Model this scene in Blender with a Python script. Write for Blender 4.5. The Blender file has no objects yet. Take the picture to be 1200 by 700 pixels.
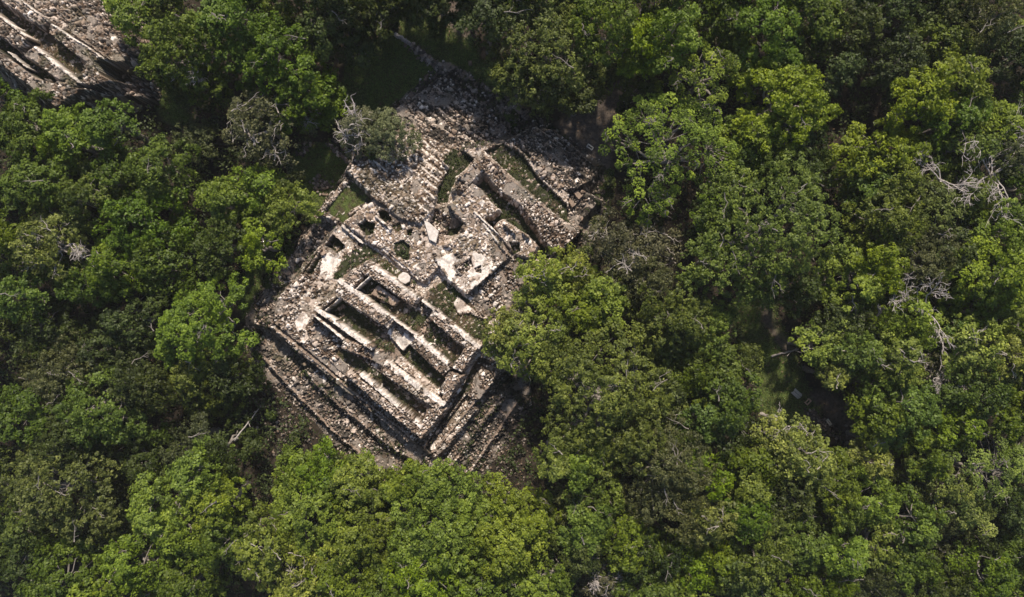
import bpy, math, colorsys
import numpy as np
from mathutils import Vector
# ------------------------------------------------------------------ basics
H = 107.0                 # drone height above the forest floor (m)
S = 0.125                 # metres per photo pixel on the forest floor (photo is 1200 x 700)
def W(u, v, z=0.0):
    k = S * (H - z) / H
    return ((u - 600) * k, (350 - v) * k)
scene = bpy.context.scene
COL = scene.collection
SUN_EL, SUN_AZ = 47.0, 4.0      # azimuth from +Y (top of the picture), towards +X

def link(name, me, mat=None, parent=None):
    o = bpy.data.objects.new(name, me); COL.objects.link(o)
    if mat is not None and me is not None: me.materials.append(mat)
    if parent is not None: o.parent = parent
    return o
def tag(o, label=None, cat=None, group=None, kind=None):
    if label: o['label'] = label
    if cat: o['category'] = cat
    if group: o['group'] = group
    if kind: o['kind'] = kind
    return o
def mesh_np(name, co, faces, n):
    """co (V,3), faces (F,n) index array -> mesh"""
    me = bpy.data.meshes.new(name)
    co = np.ascontiguousarray(co, dtype=np.float32); faces = np.ascontiguousarray(faces, dtype=np.int32)
    F = len(faces)
    me.vertices.add(len(co)); me.vertices.foreach_set('co', co.ravel())
    me.loops.add(F * n); me.loops.foreach_set('vertex_index', faces.ravel())
    me.polygons.add(F); me.polygons.foreach_set('loop_start', np.arange(0, F * n, n, dtype=np.int32))
    try: me.polygons.foreach_set('loop_total', np.full(F, n, dtype=np.int32))
    except Exception: pass
    me.update(calc_edges=True)
    return me
def col_attr(me, rgb, domain='POINT', name='albedo'):
    a = me.attributes.new(name, 'FLOAT_COLOR', domain)
    c = np.ones((len(rgb), 4), dtype=np.float32); c[:, :3] = rgb
    a.data.foreach_set('color', c.ravel())
def flt_attr(me, val, domain='FACE', name='tint'):
    a = me.attributes.new(name, 'FLOAT', domain)
    a.data.foreach_set('value', np.ascontiguousarray(val, dtype=np.float32))

# ------------------------------------------------------------------ noise
def lattice(seed, n=256):
    return np.random.default_rng(seed).random((n, n))
def vnoise(X, Y, wl, seed):
    L = lattice(seed); n = L.shape[0]
    x = X / wl + 1000.37; y = Y / wl + 1000.71
    xi = np.floor(x).astype(int); yi = np.floor(y).astype(int)
    fx = x - xi; fy = y - yi; fx = fx * fx * (3 - 2 * fx); fy = fy * fy * (3 - 2 * fy)
    a = L[xi % n, yi % n]; b = L[(xi + 1) % n, yi % n]; c = L[xi % n, (yi + 1) % n]; d = L[(xi + 1) % n, (yi + 1) % n]
    return ((a * (1 - fx) + b * fx) * (1 - fy) + (c * (1 - fx) + d * fx) * fy) * 2 - 1
def fbm(X, Y, wl, seed, octv=4, g=.5):
    s = 0; a = 1; t = 0
    for k in range(octv):
        s = s + a * vnoise(X, Y, wl, seed + k); t += a; a *= g; wl *= .5
    return s / t
def voronoi(X, Y, cell, seed, rot=0.65, stretch=1.35):
    """F1 distance (in cells), F2-F1, random id, local offset: stones slightly longer along the ruin's long axis"""
    c, s = math.cos(-rot), math.sin(-rot)
    x = (X * c - Y * s) / (cell * stretch) + 500.; y = (X * s + Y * c) / cell + 500.
    rng = np.random.default_rng(seed); n = 512
    jx = rng.random((n, n)); jy = rng.random((n, n)); rid = rng.random((n, n)); r2 = rng.random((n, n))
    xi = np.floor(x).astype(int); yi = np.floor(y).astype(int)
    f1 = np.full(X.shape, 9.); f2 = np.full(X.shape, 9.); ident = np.zeros(X.shape); id2 = np.zeros(X.shape)
    ox = np.zeros(X.shape); oy = np.zeros(X.shape)
    for dx in (-1, 0, 1):
        for dy in (-1, 0, 1):
            a = (xi + dx) % n; b = (yi + dy) % n
            px = xi + dx + .1 + .8 * jx[a, b] - x; py = yi + dy + .1 + .8 * jy[a, b] - y
            d = np.sqrt(px * px + py * py)
            m = d < f1
            f2 = np.where(m, f1, np.minimum(f2, d)); f1 = np.where(m, d, f1)
            ident = np.where(m, rid[a, b], ident); id2 = np.where(m, r2[a, b], id2)
            ox = np.where(m, px, ox); oy = np.where(m, py, oy)
    return f1, f2 - f1, ident, id2, ox, oy
def sdf(P, X, Y):
    """signed distance to polygon, negative inside"""
    P = np.asarray(P); n = len(P)
    d2 = np.full(X.shape, 1e9); ins = np.zeros(X.shape, bool)
    for i in range(n):
        ax, ay = P[i]; bx, by = P[(i + 1) % n]
        ex, ey = bx - ax, by - ay; L = ex * ex + ey * ey + 1e-9
        t = np.clip(((X - ax) * ex + (Y - ay) * ey) / L, 0, 1)
        d2 = np.minimum(d2, (X - ax - t * ex) ** 2 + (Y - ay - t * ey) ** 2)
        c = ((ay > Y) != (by > Y))
        ins ^= c & (X < (bx - ax) * (Y - ay) / ((by - ay) if abs(by - ay) > 1e-9 else 1e-9) + ax)
    d = np.sqrt(d2)
    return np.where(ins, -d, d)
def strip(a, b, w):
    """thin polygon (pixels) along a-b, w pixels wide, for curbs and plaster bands"""
    dx, dy = b[0] - a[0], b[1] - a[1]; L = math.hypot(dx, dy); nx, ny = -dy / L * w / 2, dx / L * w / 2
    return [(a[0] + nx, a[1] + ny), (b[0] + nx, b[1] + ny), (b[0] - nx, b[1] - ny), (a[0] - nx, a[1] - ny)]

# ------------------------------------------------------------------ materials
def new_mat(name):
    m = bpy.data.materials.new(name); m.use_nodes = True
    nt = m.node_tree; nt.nodes.clear()
    return m, nt, nt.nodes, nt.links
def mat_attr(name, rough=.93, bump=.35, scale=9., spec=.2, vary=.22):
    m, nt, N, L = new_mat(name)
    out = N.new('ShaderNodeOutputMaterial'); b = N.new('ShaderNodeBsdfPrincipled'); at = N.new('ShaderNodeAttribute'); at.attribute_name = 'albedo'
    g = N.new('ShaderNodeNewGeometry')
    n1 = N.new('ShaderNodeTexNoise'); n1.inputs['Scale'].default_value = scale; n1.inputs['Detail'].default_value = 5; n1.inputs['Roughness'].default_value = .7
    L.new(g.outputs['Position'], n1.inputs['Vector'])
    mr = N.new('ShaderNodeMapRange'); mr.inputs['From Min'].default_value = .3; mr.inputs['From Max'].default_value = .7
    mr.inputs['To Min'].default_value = 1 - vary; mr.inputs['To Max'].default_value = 1 + vary; L.new(n1.outputs['Fac'], mr.inputs['Value'])
    vm = N.new('ShaderNodeVectorMath'); vm.operation = 'SCALE'; L.new(at.outputs['Color'], vm.inputs[0]); L.new(mr.outputs['Result'], vm.inputs['Scale'])
    L.new(vm.outputs['Vector'], b.inputs['Base Color']); b.inputs['Roughness'].default_value = rough; b.inputs['Specular IOR Level'].default_value = spec
    bp = N.new('ShaderNodeBump'); bp.inputs['Strength'].default_value = bump; bp.inputs['Distance'].default_value = .05
    L.new(n1.outputs['Fac'], bp.inputs['Height']); L.new(bp.outputs['Normal'], b.inputs['Normal'])
    L.new(b.outputs['BSDF'], out.inputs['Surface'])
    return m
M_STONE = mat_attr('weathered_limestone', scale=5.5, vary=.42, bump=.6)
M_GROUND = mat_attr('forest_floor', scale=2.2, bump=.8, vary=.6)
M_BLADE = mat_attr('grass_blades', scale=2., bump=0., vary=.2)
def mat_leaf(name='leaves'):
    m, nt, N, L = new_mat(name)
    out = N.new('ShaderNodeOutputMaterial')
    oi = N.new('ShaderNodeObjectInfo'); at = N.new('ShaderNodeAttribute'); at.attribute_name = 'tint'
    # tint 0..1: darker older leaf -> species colour -> paler yellow young leaf
    hsv = N.new('ShaderNodeHueSaturation'); L.new(oi.outputs['Color'], hsv.inputs['Color'])
    mv = N.new('ShaderNodeMapRange'); mv.inputs['To Min'].default_value = .28; mv.inputs['To Max'].default_value = 1.85
    L.new(at.outputs['Fac'], mv.inputs['Value']); L.new(mv.outputs['Result'], hsv.inputs['Value'])
    mh = N.new('ShaderNodeMapRange'); mh.inputs['To Min'].default_value = .515; mh.inputs['To Max'].default_value = .482
    L.new(at.outputs['Fac'], mh.inputs['Value']); L.new(mh.outputs['Result'], hsv.inputs['Hue'])
    p = N.new('ShaderNodeBsdfPrincipled'); L.new(hsv.outputs['Color'], p.inputs['Base Color'])
    p.inputs['Roughness'].default_value = .55; p.inputs['Specular IOR Level'].default_value = .3
    t = N.new('ShaderNodeBsdfTranslucent')
    tc = N.new('ShaderNodeMixRGB'); tc.blend_type = 'MULTIPLY'; tc.inputs['Fac'].default_value = 1; tc.inputs['Color2'].default_value = (1.15, 1.25, .45, 1)
    L.new(hsv.outputs['Color'], tc.inputs['Color1']); L.new(tc.outputs['Color'], t.inputs['Color'])
    mx = N.new('ShaderNodeMixShader'); mx.inputs['Fac'].default_value = .3
    L.new(p.outputs['BSDF'], mx.inputs[1]); L.new(t.outputs['BSDF'], mx.inputs[2]); L.new(mx.outputs['Shader'], out.inputs['Surface'])
    return m
M_LEAF = mat_leaf()
def mat_bark(name, c1, c2, scale=6.):
    m, nt, N, L = new_mat(name)
    out = N.new('ShaderNodeOutputMaterial'); b = N.new('ShaderNodeBsdfPrincipled')
    g = N.new('ShaderNodeNewGeometry'); n1 = N.new('ShaderNodeTexNoise'); n1.inputs['Scale'].default_value = scale; n1.inputs['Detail'].default_value = 6
    L.new(g.outputs['Position'], n1.inputs['Vector'])
    r = N.new('ShaderNodeValToRGB'); r.color_ramp.elements[0].position = .35; r.color_ramp.elements[1].position = .65
    r.color_ramp.elements[0].color = (*c1, 1); r.color_ramp.elements[1].color = (*c2, 1)
    L.new(n1.outputs['Fac'], r.inputs['Fac']); L.new(r.outputs['Color'], b.inputs['Base Color'])
    b.inputs['Roughness'].default_value = .9
    bp = N.new('ShaderNodeBump'); bp.inputs['Strength'].default_value = .5; bp.inputs['Distance'].default_value = .03
    L.new(n1.outputs['Fac'], bp.inputs['Height']); L.new(bp.outputs['Normal'], b.inputs['Normal']); L.new(b.outputs['BSDF'], out.inputs['Surface'])
    return m
M_BARK = mat_bark('grey_bark', (.10, .085, .07), (.26, .23, .20))
M_DEAD = mat_bark('bleached_dead_wood', (.26, .225, .20), (.47, .42, .385))
M_TWIG = mat_bark('pale_grey_bark', (.17, .145, .12), (.36, .32, .28))
M_WOOD = mat_bark('weathered_planks', (.55, .50, .43), (.74, .69, .61), 14)
M_WOOD2 = mat_bark('tan_planks', (.52, .34, .22), (.70, .50, .36), 14)

# ------------------------------------------------------------------ ruin height fields
PAL = dict(
    pale=np.array((.68, .60, .53)), light=np.array((.44, .36, .30)), tan=np.array((.25, .185, .14)), grey=np.array((.135, .114, .096)),
    dark=np.array((.045, .038, .031)), soil=np.array((.075, .050, .033)), wornf=np.array((.22, .185, .155)), weed=np.array((.036, .040, .017)), grass=np.array((.075, .098, .026)),
    mud=np.array((.20, .15, .105)))
# style: (small amp, big amp, stone coverage 0..1, stone palette weights [pale,light,tan,grey], gap colour, flat colour)
STY = {
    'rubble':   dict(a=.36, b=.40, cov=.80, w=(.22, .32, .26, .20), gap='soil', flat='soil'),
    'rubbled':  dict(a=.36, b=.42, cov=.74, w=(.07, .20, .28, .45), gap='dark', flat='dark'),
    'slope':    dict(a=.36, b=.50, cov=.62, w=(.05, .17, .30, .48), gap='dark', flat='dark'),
    'wall':     dict(a=.26, b=.14, cov=.88, w=(.16, .38, .30, .16), gap='soil', flat='tan'),
    'wallg':    dict(a=.28, b=.22, cov=.84, w=(.08, .28, .32, .32), gap='dark', flat='soil'),
    'stepg':    dict(a=.38, b=.42, cov=.85, w=(.10, .30, .32, .28), gap='dark', flat='soil'),
    'rubblep':  dict(a=.22, b=.28, cov=.86, w=(.44, .34, .16, .06), gap='tan', flat='mud'),
    'worn':     dict(a=.13, b=.22, cov=.34, w=(.10, .30, .32, .28), gap='dark', flat='wornf'),
    'kerb':     dict(a=.08, b=.05, cov=.35, w=(.3, .5, .2, 0), gap='dark', flat='tan'),
    'step':     dict(a=.24, b=.30, cov=.86, w=(.38, .34, .19, .09), gap='mud', flat='soil'),
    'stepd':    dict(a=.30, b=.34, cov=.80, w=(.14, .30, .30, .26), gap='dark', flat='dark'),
    'plaster':  dict(a=.03, b=.03, cov=.12, w=(.7, .3, 0, 0), gap='tan', flat='pale'),
    'patchy':   dict(a=.14, b=.16, cov=.55, w=(.45, .35, .2, 0), gap='mud', flat='light'),
    'band':     dict(a=.03, b=.02, cov=.1, w=(.8, .2, 0, 0), gap='tan', flat='pale'),
    'bench':    dict(a=.04, b=.03, cov=.1, w=(.0, .5, .5, 0), gap='tan', flat='tan'),
    'weeds':    dict(a=.12, b=.10, cov=.30, w=(.08, .35, .35, .22), gap='weed', flat='mix'),
    'darkweed': dict(a=.12, b=.14, cov=.22, w=(.05, .2, .35, .4), gap='dark', flat='weed'),
    'grassy':   dict(a=.06, b=.05, cov=.08, w=(.3, .4, .3, 0), gap='weed', flat='grass'),
    'floor':    dict(a=.16, b=.16, cov=.38, w=(.05, .3, .35, .3), gap='dark', flat='mix'),
}
SNAMES = list(STY)
class Field:
    def __init__(s, u0, v0, u1, v1, res, seed):
        x0, y1 = W(u0, v0); x1, y0 = W(u1, v1)
        s.xs = np.arange(x0, x1, res); s.ys = np.arange(y0, y1, res)
        s.X, s.Y = np.meshgrid(s.xs, s.ys)
        s.Z = np.full(s.X.shape, -.12); s.lab = np.full(s.X.shape, -1); s.sty = np.zeros(s.X.shape, int)
        s.parts = []; s.seed = seed; s.FR = np.full(s.X.shape, -1.)
        s.WX = s.X + .22 * fbm(s.X, s.Y, 2.2, seed + 1, 3); s.WY = s.Y + .22 * fbm(s.X, s.Y, 2.2, seed + 9, 3)
    def part(s, name, label=None):
        s.parts.append((name, label)); return len(s.parts) - 1
    def win(s, P, pad):
        P = np.asarray(P)
        i0 = np.searchsorted(s.xs, P[:, 0].min() - pad); i1 = np.searchsorted(s.xs, P[:, 0].max() + pad)
        j0 = np.searchsorted(s.ys, P[:, 1].min() - pad); j1 = np.searchsorted(s.ys, P[:, 1].max() + pad)
        return slice(max(j0 - 1, 0), j1 + 1), slice(max(i0 - 1, 0), i1 + 1)
    def put(s, poly, z, sty, name=None, label=None, slope=None, zfn=None, mode='set', warp=1.0, side=None):
        """mode 'up' keeps the higher of old/new; 'set' overwrites inside; slope (rise/run) grows a battered side outwards"""
        zc = z if zfn is None else z
        P = [W(u, v, zc) for u, v in poly]
        pad = 1. if slope is None else zc / slope + 1.
        w = s.win(P, pad)
        x = s.X[w] * (1 - warp) + s.WX[w] * warp; y = s.Y[w] * (1 - warp) + s.WY[w] * warp
        d = sdf(P, x, y); ins = d <= 0
        if zfn is None: zz = np.full(d.shape, float(z))
        else: zz, fr_ = zfn(s.X[w], s.Y[w]); s.FR[w] = np.where(d <= .8, fr_, s.FR[w])
        lid = s.part(name, label) if name else None
        Z = s.Z[w]; Lb = s.lab[w]; St = s.sty[w]
        if mode == 'up': m = ins & (zz > Z)
        else: m = ins
        Z[m] = zz[m]; St[m] = SNAMES.index(sty)
        if lid is not None: Lb[m] = lid
        if slope is not None:
            sl = zz - d * slope
            m2 = (~ins) & (sl > Z) & (sl > -.1)
            Z[m2] = sl[m2]; St[m2] = SNAMES.index(side or sty)
            if lid is not None: Lb[m2] = lid
        s.Z[w] = Z; s.lab[w] = Lb; s.sty[w] = St
    def build(s, root):
        X, Y, Z = s.X, s.Y, s.Z
        jx_ = .13 * fbm(X, Y, .55, s.seed + 15, 3); jy_ = .13 * fbm(X, Y, .55, s.seed + 17, 3)
        X0, Y0 = X, Y; X = X + jx_; Y = Y + jy_
        f1, g1, i1, k1, ox, oy = voronoi(X, Y, .29, s.seed + 20)
        F1, G1, I1, K1, OX, OY = voronoi(X, Y, .62, s.seed + 30)
        X, Y = X0, Y0; fine = fbm(X, Y, .28, s.seed + 45, 2)
        nz = fbm(X, Y, 6, s.seed + 40, 4); nf = fbm(X, Y, .5, s.seed + 50, 3)
        rough = fbm(X, Y, 3., s.seed + 60, 3)
        C = np.zeros(X.shape + (3,))
        dz = np.zeros(X.shape)
        pals = np.array([PAL['pale'], PAL['light'], PAL['tan'], PAL['grey']])
        wn = fbm(X + Y * .3, Y, 2.0, s.seed + 97, 4)
        s.sty = np.where(np.isin(s.sty, [SNAMES.index(q_) for q_ in ('rubbled', 'slope', 'rubble', 'wallg', 'stepg')]) & (wn > (.10 if s.seed == 11 else .27)), SNAMES.index('worn'), s.sty)
        s.sty = np.where(np.isin(s.sty, [SNAMES.index('step'), SNAMES.index('stepd'), SNAMES.index('rubblep')]) & (wn > .30), SNAMES.index('worn'), s.sty)
        # broken plaster: where it has gone the rubble core shows
        pi = SNAMES.index('plaster'); gone = fbm(X, Y, 1.7, s.seed + 90, 4)
        s.sty = np.where((s.sty == pi) & (gone > .10), SNAMES.index('patchy'), s.sty)
        s.sty = np.where((s.sty == SNAMES.index('patchy')) & (gone > .34), SNAMES.index('rubble'), s.sty)
        bi = SNAMES.index('band'); s.sty = np.where((s.sty == bi) & (fbm(X, Y, 1.1, s.seed + 95, 3) > .30), SNAMES.index('wall'), s.sty)
        for n, t in STY.items():
            m = s.sty == SNAMES.index(n)
            if not m.any(): continue
            cov = np.clip(t['cov'] + .25 * nz[m], 0, 1) if t['cov'] < .99 else np.ones(m.sum())
            big = (I1[m] < .20) & (G1[m] > .03) & (t['b'] > .05)
            st_small = (i1[m] < cov); st = st_small | (big & (K1[m] < cov))
            rid = np.where(big, K1[m], k1[m]); hid = np.where(big, I1[m] / .20, i1[m])
            gap = np.where(big, G1[m] < .12, g1[m] < .19)
            # every stone a tilted, rounded block
            tx = (rid - .5) * 1.2; ty = (((rid * 7.3) % 1) - .5) * 1.2
            hs = t['a'] * (.25 + .95 * k1[m]) * np.clip(1 - (f1[m] * 1.25) ** 3, 0, 1) + t['a'] * .5 * (ox[m] * tx + oy[m] * ty)
            hb = t['b'] * (.35 + .9 * K1[m]) * np.clip(1 - (F1[m] * 1.25) ** 3, 0, 1) + t['b'] * .7 * (OX[m] * tx + OY[m] * ty)
            h = np.where(big, hb, hs); h = np.where(gap, -.6 * t['a'], h)
            dz[m] = np.where(st, h, .05 * nf[m] - (.25 * t['a'] if t['a'] > .2 else 0)) + rough[m] * t['a'] * .7 + fine[m] * (.16 if t['a'] > .2 else .03)
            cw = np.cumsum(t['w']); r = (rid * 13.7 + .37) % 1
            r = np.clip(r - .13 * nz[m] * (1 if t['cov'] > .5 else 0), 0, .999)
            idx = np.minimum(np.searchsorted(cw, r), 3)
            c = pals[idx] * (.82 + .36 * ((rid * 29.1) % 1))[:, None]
            c = c * (1 + .45 * fine[m])[:, None] * np.where(nf[m] > .38, .5, 1.)[:, None]             # lichen spots on the stone faces
            if t['flat'] == 'mix':
                k = np.clip(.5 + 1.3 * rough[m] + .5 * nf[m], 0, 1)[:, None]; fl = PAL['soil'] * (1 - k) * 1.25 + PAL['weed'] * 1.15 * k
            else: fl = PAL[t['flat']][None, :] * np.ones((m.sum(), 1))
            if t['flat'] in ('pale', 'light', 'tan', 'wornf'):
                st2 = fbm(X[m], Y[m], 1.6, s.seed + 70, 4)
                k = np.clip((st2 - .12) * 4, 0, 1)[:, None] * (.75 if n != 'band' else .35); fl = fl * (1 - k) + PAL['tan'] * k
                k = np.clip((st2 + .42) * -5, 0, 1)[:, None] * .6; fl = fl * (1 - k) + PAL['grey'] * k
            if t['flat'] == 'grass':
                k = np.clip(.5 + 1.6 * nf[m] + .8 * rough[m], 0, 1)[:, None]; fl = fl * k * 1.1 + (PAL['weed'] * .6 + PAL['soil'] * .7) * (1 - k)
            fl = fl * (1 + .16 * nf[m])[:, None]
            c = np.where(st[:, None], c, fl)
            if n == 'band':
                c = c * (.80 + .34 * K1[m])[:, None] * np.where(G1[m] < .07, .55, 1.)[:, None]; dz[m] = dz[m] - .05 * (G1[m] < .07) + .06 * (K1[m] - .5)
            gp = (gap & st)[:, None] & (t['a'] > .05)
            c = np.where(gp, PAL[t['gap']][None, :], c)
            lich = fbm(X[m] + .4 * Y[m], Y[m], 2.4, s.seed + 101, 5, .65)
            k = np.clip((lich - (.14 if n not in ('band', 'plaster', 'rubblep', 'bench') else .36)) * 5, 0, 1)[:, None] * .62
            c = c * (1 - k) + c * np.array((.34, .34, .33)) * k          # black lichen
            k = np.clip((fbm(X[m], Y[m], 3.5, s.seed + 111, 4) - .25) * 5, 0, 1)[:, None] * (.5 if n in ('rubbled', 'slope', 'stepd', 'wallg') else .25)
            c = c * (1 - k) + PAL['weed'] * 1.3 * k                      # moss
            if n in ('step', 'stepd'):       # kerb stones along the front of each step, earth-filled back
                fr = s.FR[m]; brk = fbm(X[m], Y[m], 2.5, s.seed + 80, 3) + .25
                lip = ((fr < .13) | (fr > .93)) & (fr >= 0) & (brk > (.34 if n == 'step' else .46)) & (k1[m] < .8); back = (fr > .60) & (fr < .80) & (i1[m] < .4)
                dz[m] = np.where(lip, .17 + .06 * nf[m], np.where(back, -.2 + .12 * nf[m], dz[m] + .1))
                c = np.where(lip[:, None], (PAL['pale'] * .9 if n == 'step' else PAL['light'])[None] * (.75 + .5 * k1[m])[:, None], c); c = np.where(back[:, None], PAL[t['gap']][None] * 1.1, c)
            C[m] = c
        Zf = Z + dz
        # bare edges of steps: stones on a crest wear pale
        lab = s.lab
        cell = lab[:-1, :-1]
        cell = np.maximum(cell, np.maximum(lab[1:, :-1], np.maximum(lab[:-1, 1:], lab[1:, 1:])) * (cell < 0) + cell * (cell >= 0))
        Zf = np.where(lab < 0, -.15, Zf)
        ny, nx = X.shape; idx = np.arange(ny * nx).reshape(ny, nx)
        co = np.stack([X + .05 * vnoise(X, Y, .25, 3), Y + .05 * vnoise(X, Y, .25, 4), Zf], -1).reshape(-1, 3); Cf = C.reshape(-1, 3)
        cell = s.pieces(cell)
        for lid, (name, label) in enumerate(s.parts):
            jj, ii = np.nonzero(cell == lid)
            if len(jj) < 6: continue
            q = np.stack([idx[jj, ii], idx[jj, ii + 1], idx[jj + 1, ii + 1], idx[jj + 1, ii]], -1)
            uq, inv = np.unique(q, return_inverse=True); inv = inv.reshape(q.shape)
            me = mesh_np(name, co[uq], inv, 4); cc = Cf[uq].copy()
            off = lab.reshape(-1)[uq] < 0; cc[off] = PAL['dark']
            col_attr(me, cc); o = link(name, me, M_STONE, root)
            if label: o['label'] = label
        s.Zf = Zf
    def pieces(s, cell):
        from collections import deque
        h, w = cell.shape; C_ = cell.tolist(); seen = [[False] * w for _ in range(h)]; comps = {}
        for j in range(h):
            for i in range(w):
                if C_[j][i] < 0 or seen[j][i]: continue
                c = C_[j][i]; q = deque([(j, i)]); seen[j][i] = True; out = []
                while q:
                    a, b = q.popleft(); out.append((a, b))
                    for a2, b2 in ((a + 1, b), (a - 1, b), (a, b + 1), (a, b - 1)):
                        if 0 <= a2 < h and 0 <= b2 < w and not seen[a2][b2] and C_[a2][b2] == c: seen[a2][b2] = True; q.append((a2, b2))
                comps.setdefault(c, []).append(out)
        n0 = len(s.parts); cell = cell.copy()
        for c, lst in comps.items():
            lst.sort(key=len, reverse=True)
            for o in lst[1:]:
                jj = np.array([p[0] for p in o]); ii = np.array([p[1] for p in o])
                if len(o) >= 30: s.parts.append(s.parts[c]); cell[jj, ii] = len(s.parts) - 1
                else:           # a crumb joins the part it lies in
                    j0, i0 = o[0]; nb = [cell[j0 + a, i0 + b] for a, b in ((-1, 0), (0, -1), (1, 0), (0, 1)) if 0 <= j0 + a < h and 0 <= i0 + b < w and cell[j0 + a, i0 + b] not in (c, -1)]
                    cell[jj, ii] = nb[0] if nb else -1
        return cell
    def height(s, x, y):
        i = np.clip(np.searchsorted(s.xs, x), 0, len(s.xs) - 1); j = np.clip(np.searchsorted(s.ys, y), 0, len(s.ys) - 1)
        return s.Z[j, i]

A_ = np.array((.8, -.6)); B_ = np.array((.6, .8))     # world directions: along the long walls (down-right), and up-right
def ramp(q0, z0, q1, z1, nstep, zc=4.):
    """stepped ramp: z as a function of pixel coordinate q = .6u-.8v"""
    def f(X, Y):
        k = S * (H - zc) / H; u = X / k + 600; v = 350 - Y / k
        q = .6 * u - .8 * v + 3.4 * fbm(X, Y, 6., 77, 4)
        t = np.clip((q - q0) / (q1 - q0), 0, 1) * nstep
        fl = np.floor(t); fr = t - fl
        return z0 + (z1 - z0) * (.5 * t + .5 * (fl + np.clip((fr - .78) / .15, 0, 1))) / nstep, np.where((t <= .05) | (t >= nstep - .02), -1., fr)
    return f

F = Field(276, 60, 730, 600, .095, 11)
def R(*a, **k): F.put(*a, **k)
PLAT = 5.2
# ground apron of fallen stone
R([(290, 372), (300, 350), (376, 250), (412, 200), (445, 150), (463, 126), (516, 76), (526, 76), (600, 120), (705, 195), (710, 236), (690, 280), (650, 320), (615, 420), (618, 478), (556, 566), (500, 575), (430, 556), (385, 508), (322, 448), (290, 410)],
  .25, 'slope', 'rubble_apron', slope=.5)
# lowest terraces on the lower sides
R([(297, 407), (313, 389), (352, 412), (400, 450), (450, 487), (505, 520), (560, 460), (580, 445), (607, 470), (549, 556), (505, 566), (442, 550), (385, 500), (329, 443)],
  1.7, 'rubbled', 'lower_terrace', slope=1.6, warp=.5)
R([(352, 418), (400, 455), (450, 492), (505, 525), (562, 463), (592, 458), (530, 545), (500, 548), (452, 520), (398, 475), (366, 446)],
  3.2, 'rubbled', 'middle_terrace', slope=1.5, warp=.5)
for a, b, z in (((299, 407), (330, 443), 1.75), ((330, 443), (385, 499), 1.75), ((385, 499), (443, 549), 1.75), ((549, 555), (606, 471), 1.75), ((366, 446), (398, 474), 3.25), ((398, 474), (452, 519), 3.25), ((530, 543), (590, 460), 3.25)):
    R(strip(a, b, 2.6), z, 'kerb', mode='up', warp=.35)
# north-west flank
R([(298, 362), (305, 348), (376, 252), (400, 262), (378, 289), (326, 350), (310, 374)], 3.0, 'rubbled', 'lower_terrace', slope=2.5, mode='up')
R([(298, 378), (310, 350), (340, 345), (330, 392), (318, 386)], 3.9, 'rubbled', 'corner_platform', slope=2.5, mode='up')
# main platform
R([(318, 384), (326, 350), (376, 290), (398, 263), (441, 233), (470, 215), (545, 175), (600, 168), (640, 205), (668, 230), (674, 272), (665, 300), (640, 330), (600, 400), (588, 430), (560, 468), (507, 533), (482, 513), (440, 482), (395, 446), (345, 406)],
  PLAT, 'patchy', 'main_platform', slope=2.2, warp=.6, mode='up', side='rubbled')
R([(318, 384), (326, 350), (376, 290), (385, 300), (372, 325), (352, 352), (356, 372), (400, 420), (440, 452), (494, 503), (520, 478), (545, 446), (570, 412), (586, 430), (560, 468), (507, 533), (482, 513), (440, 482), (395, 446), (345, 406)],
  PLAT + .05, 'rubble', mode='set')
# ledges along the lower-left retaining wall (long thin steps)
R(strip((322, 380), (470, 502), 4), PLAT - .7, 'rubbled', 'stone_ledge', mode='set', warp=.3)
R(strip((326, 390), (480, 517), 4), PLAT - .2, 'rubbled', 'stone_ledge', mode='set', warp=.4)
# south-east sunken passage and outer crest
R([(498, 522), (523, 484), (543, 452), (560, 418), (572, 420), (560, 450), (545, 480), (516, 512), (504, 530)], 3.7, 'floor', 'passage_floor', label='narrow weedy passage outside the end wall')
R(strip((503, 519), (548, 459), 2.5), 4.6, 'rubbled', 'stone_ledge', warp=.3)
R([(551, 466), (560, 446), (575, 424), (588, 432), (562, 468)], 5.6, 'rubble', 'outer_wall', slope=3)
R([(506, 528), (514, 514), (545, 476), (553, 476), (558, 480), (526, 522), (508, 536)], 5.0, 'wall', 'outer_wall', slope=2.5)
R(strip((520, 548), (590, 468), 3.), 3.4, 'rubbled', mode='set', warp=.6)
# upper left slope of the platform (grass, small pits)
R([(372, 250), (411, 203), (443, 232), (400, 266)], 5.0, 'rubble', 'grass_court_wall', slope=4)
R([(381, 249), (411, 213), (421, 214), (441, 234), (424, 247), (402, 262)], 4.75, 'grassy', 'grass_court', label='small sunny grass court inside low stone edging')
R(strip((408, 252), (430, 238), 4), 5.2, 'plaster', mode='set')
R([(357, 319), (371, 297), (379, 301), (366, 322)], 4.5, 'grassy', 'grass_strip')
R(strip((350, 332), (376, 292), 3), 5.6, 'wall', 'parapet', warp=.3)
R([(394, 276), (407, 290), (397, 298), (384, 290)], 3.6, 'darkweed', 'sunken_pit')
R(strip((400, 264), (428, 288), 3.), 5.9, 'band', 'plaster_curb', warp=.2)
R([(390, 326), (404, 300), (428, 286), (446, 300), (430, 310), (412, 320), (402, 328)], PLAT + .1, 'darkweed', 'weedy_terrace')
R([(378, 302), (386, 296), (398, 304), (388, 326), (372, 330)], PLAT + .1, 'plaster')
R([(345, 378), (356, 366), (372, 372), (372, 392), (388, 404), (384, 420), (366, 404), (352, 400)], PLAT + .15, 'plaster')
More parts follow.
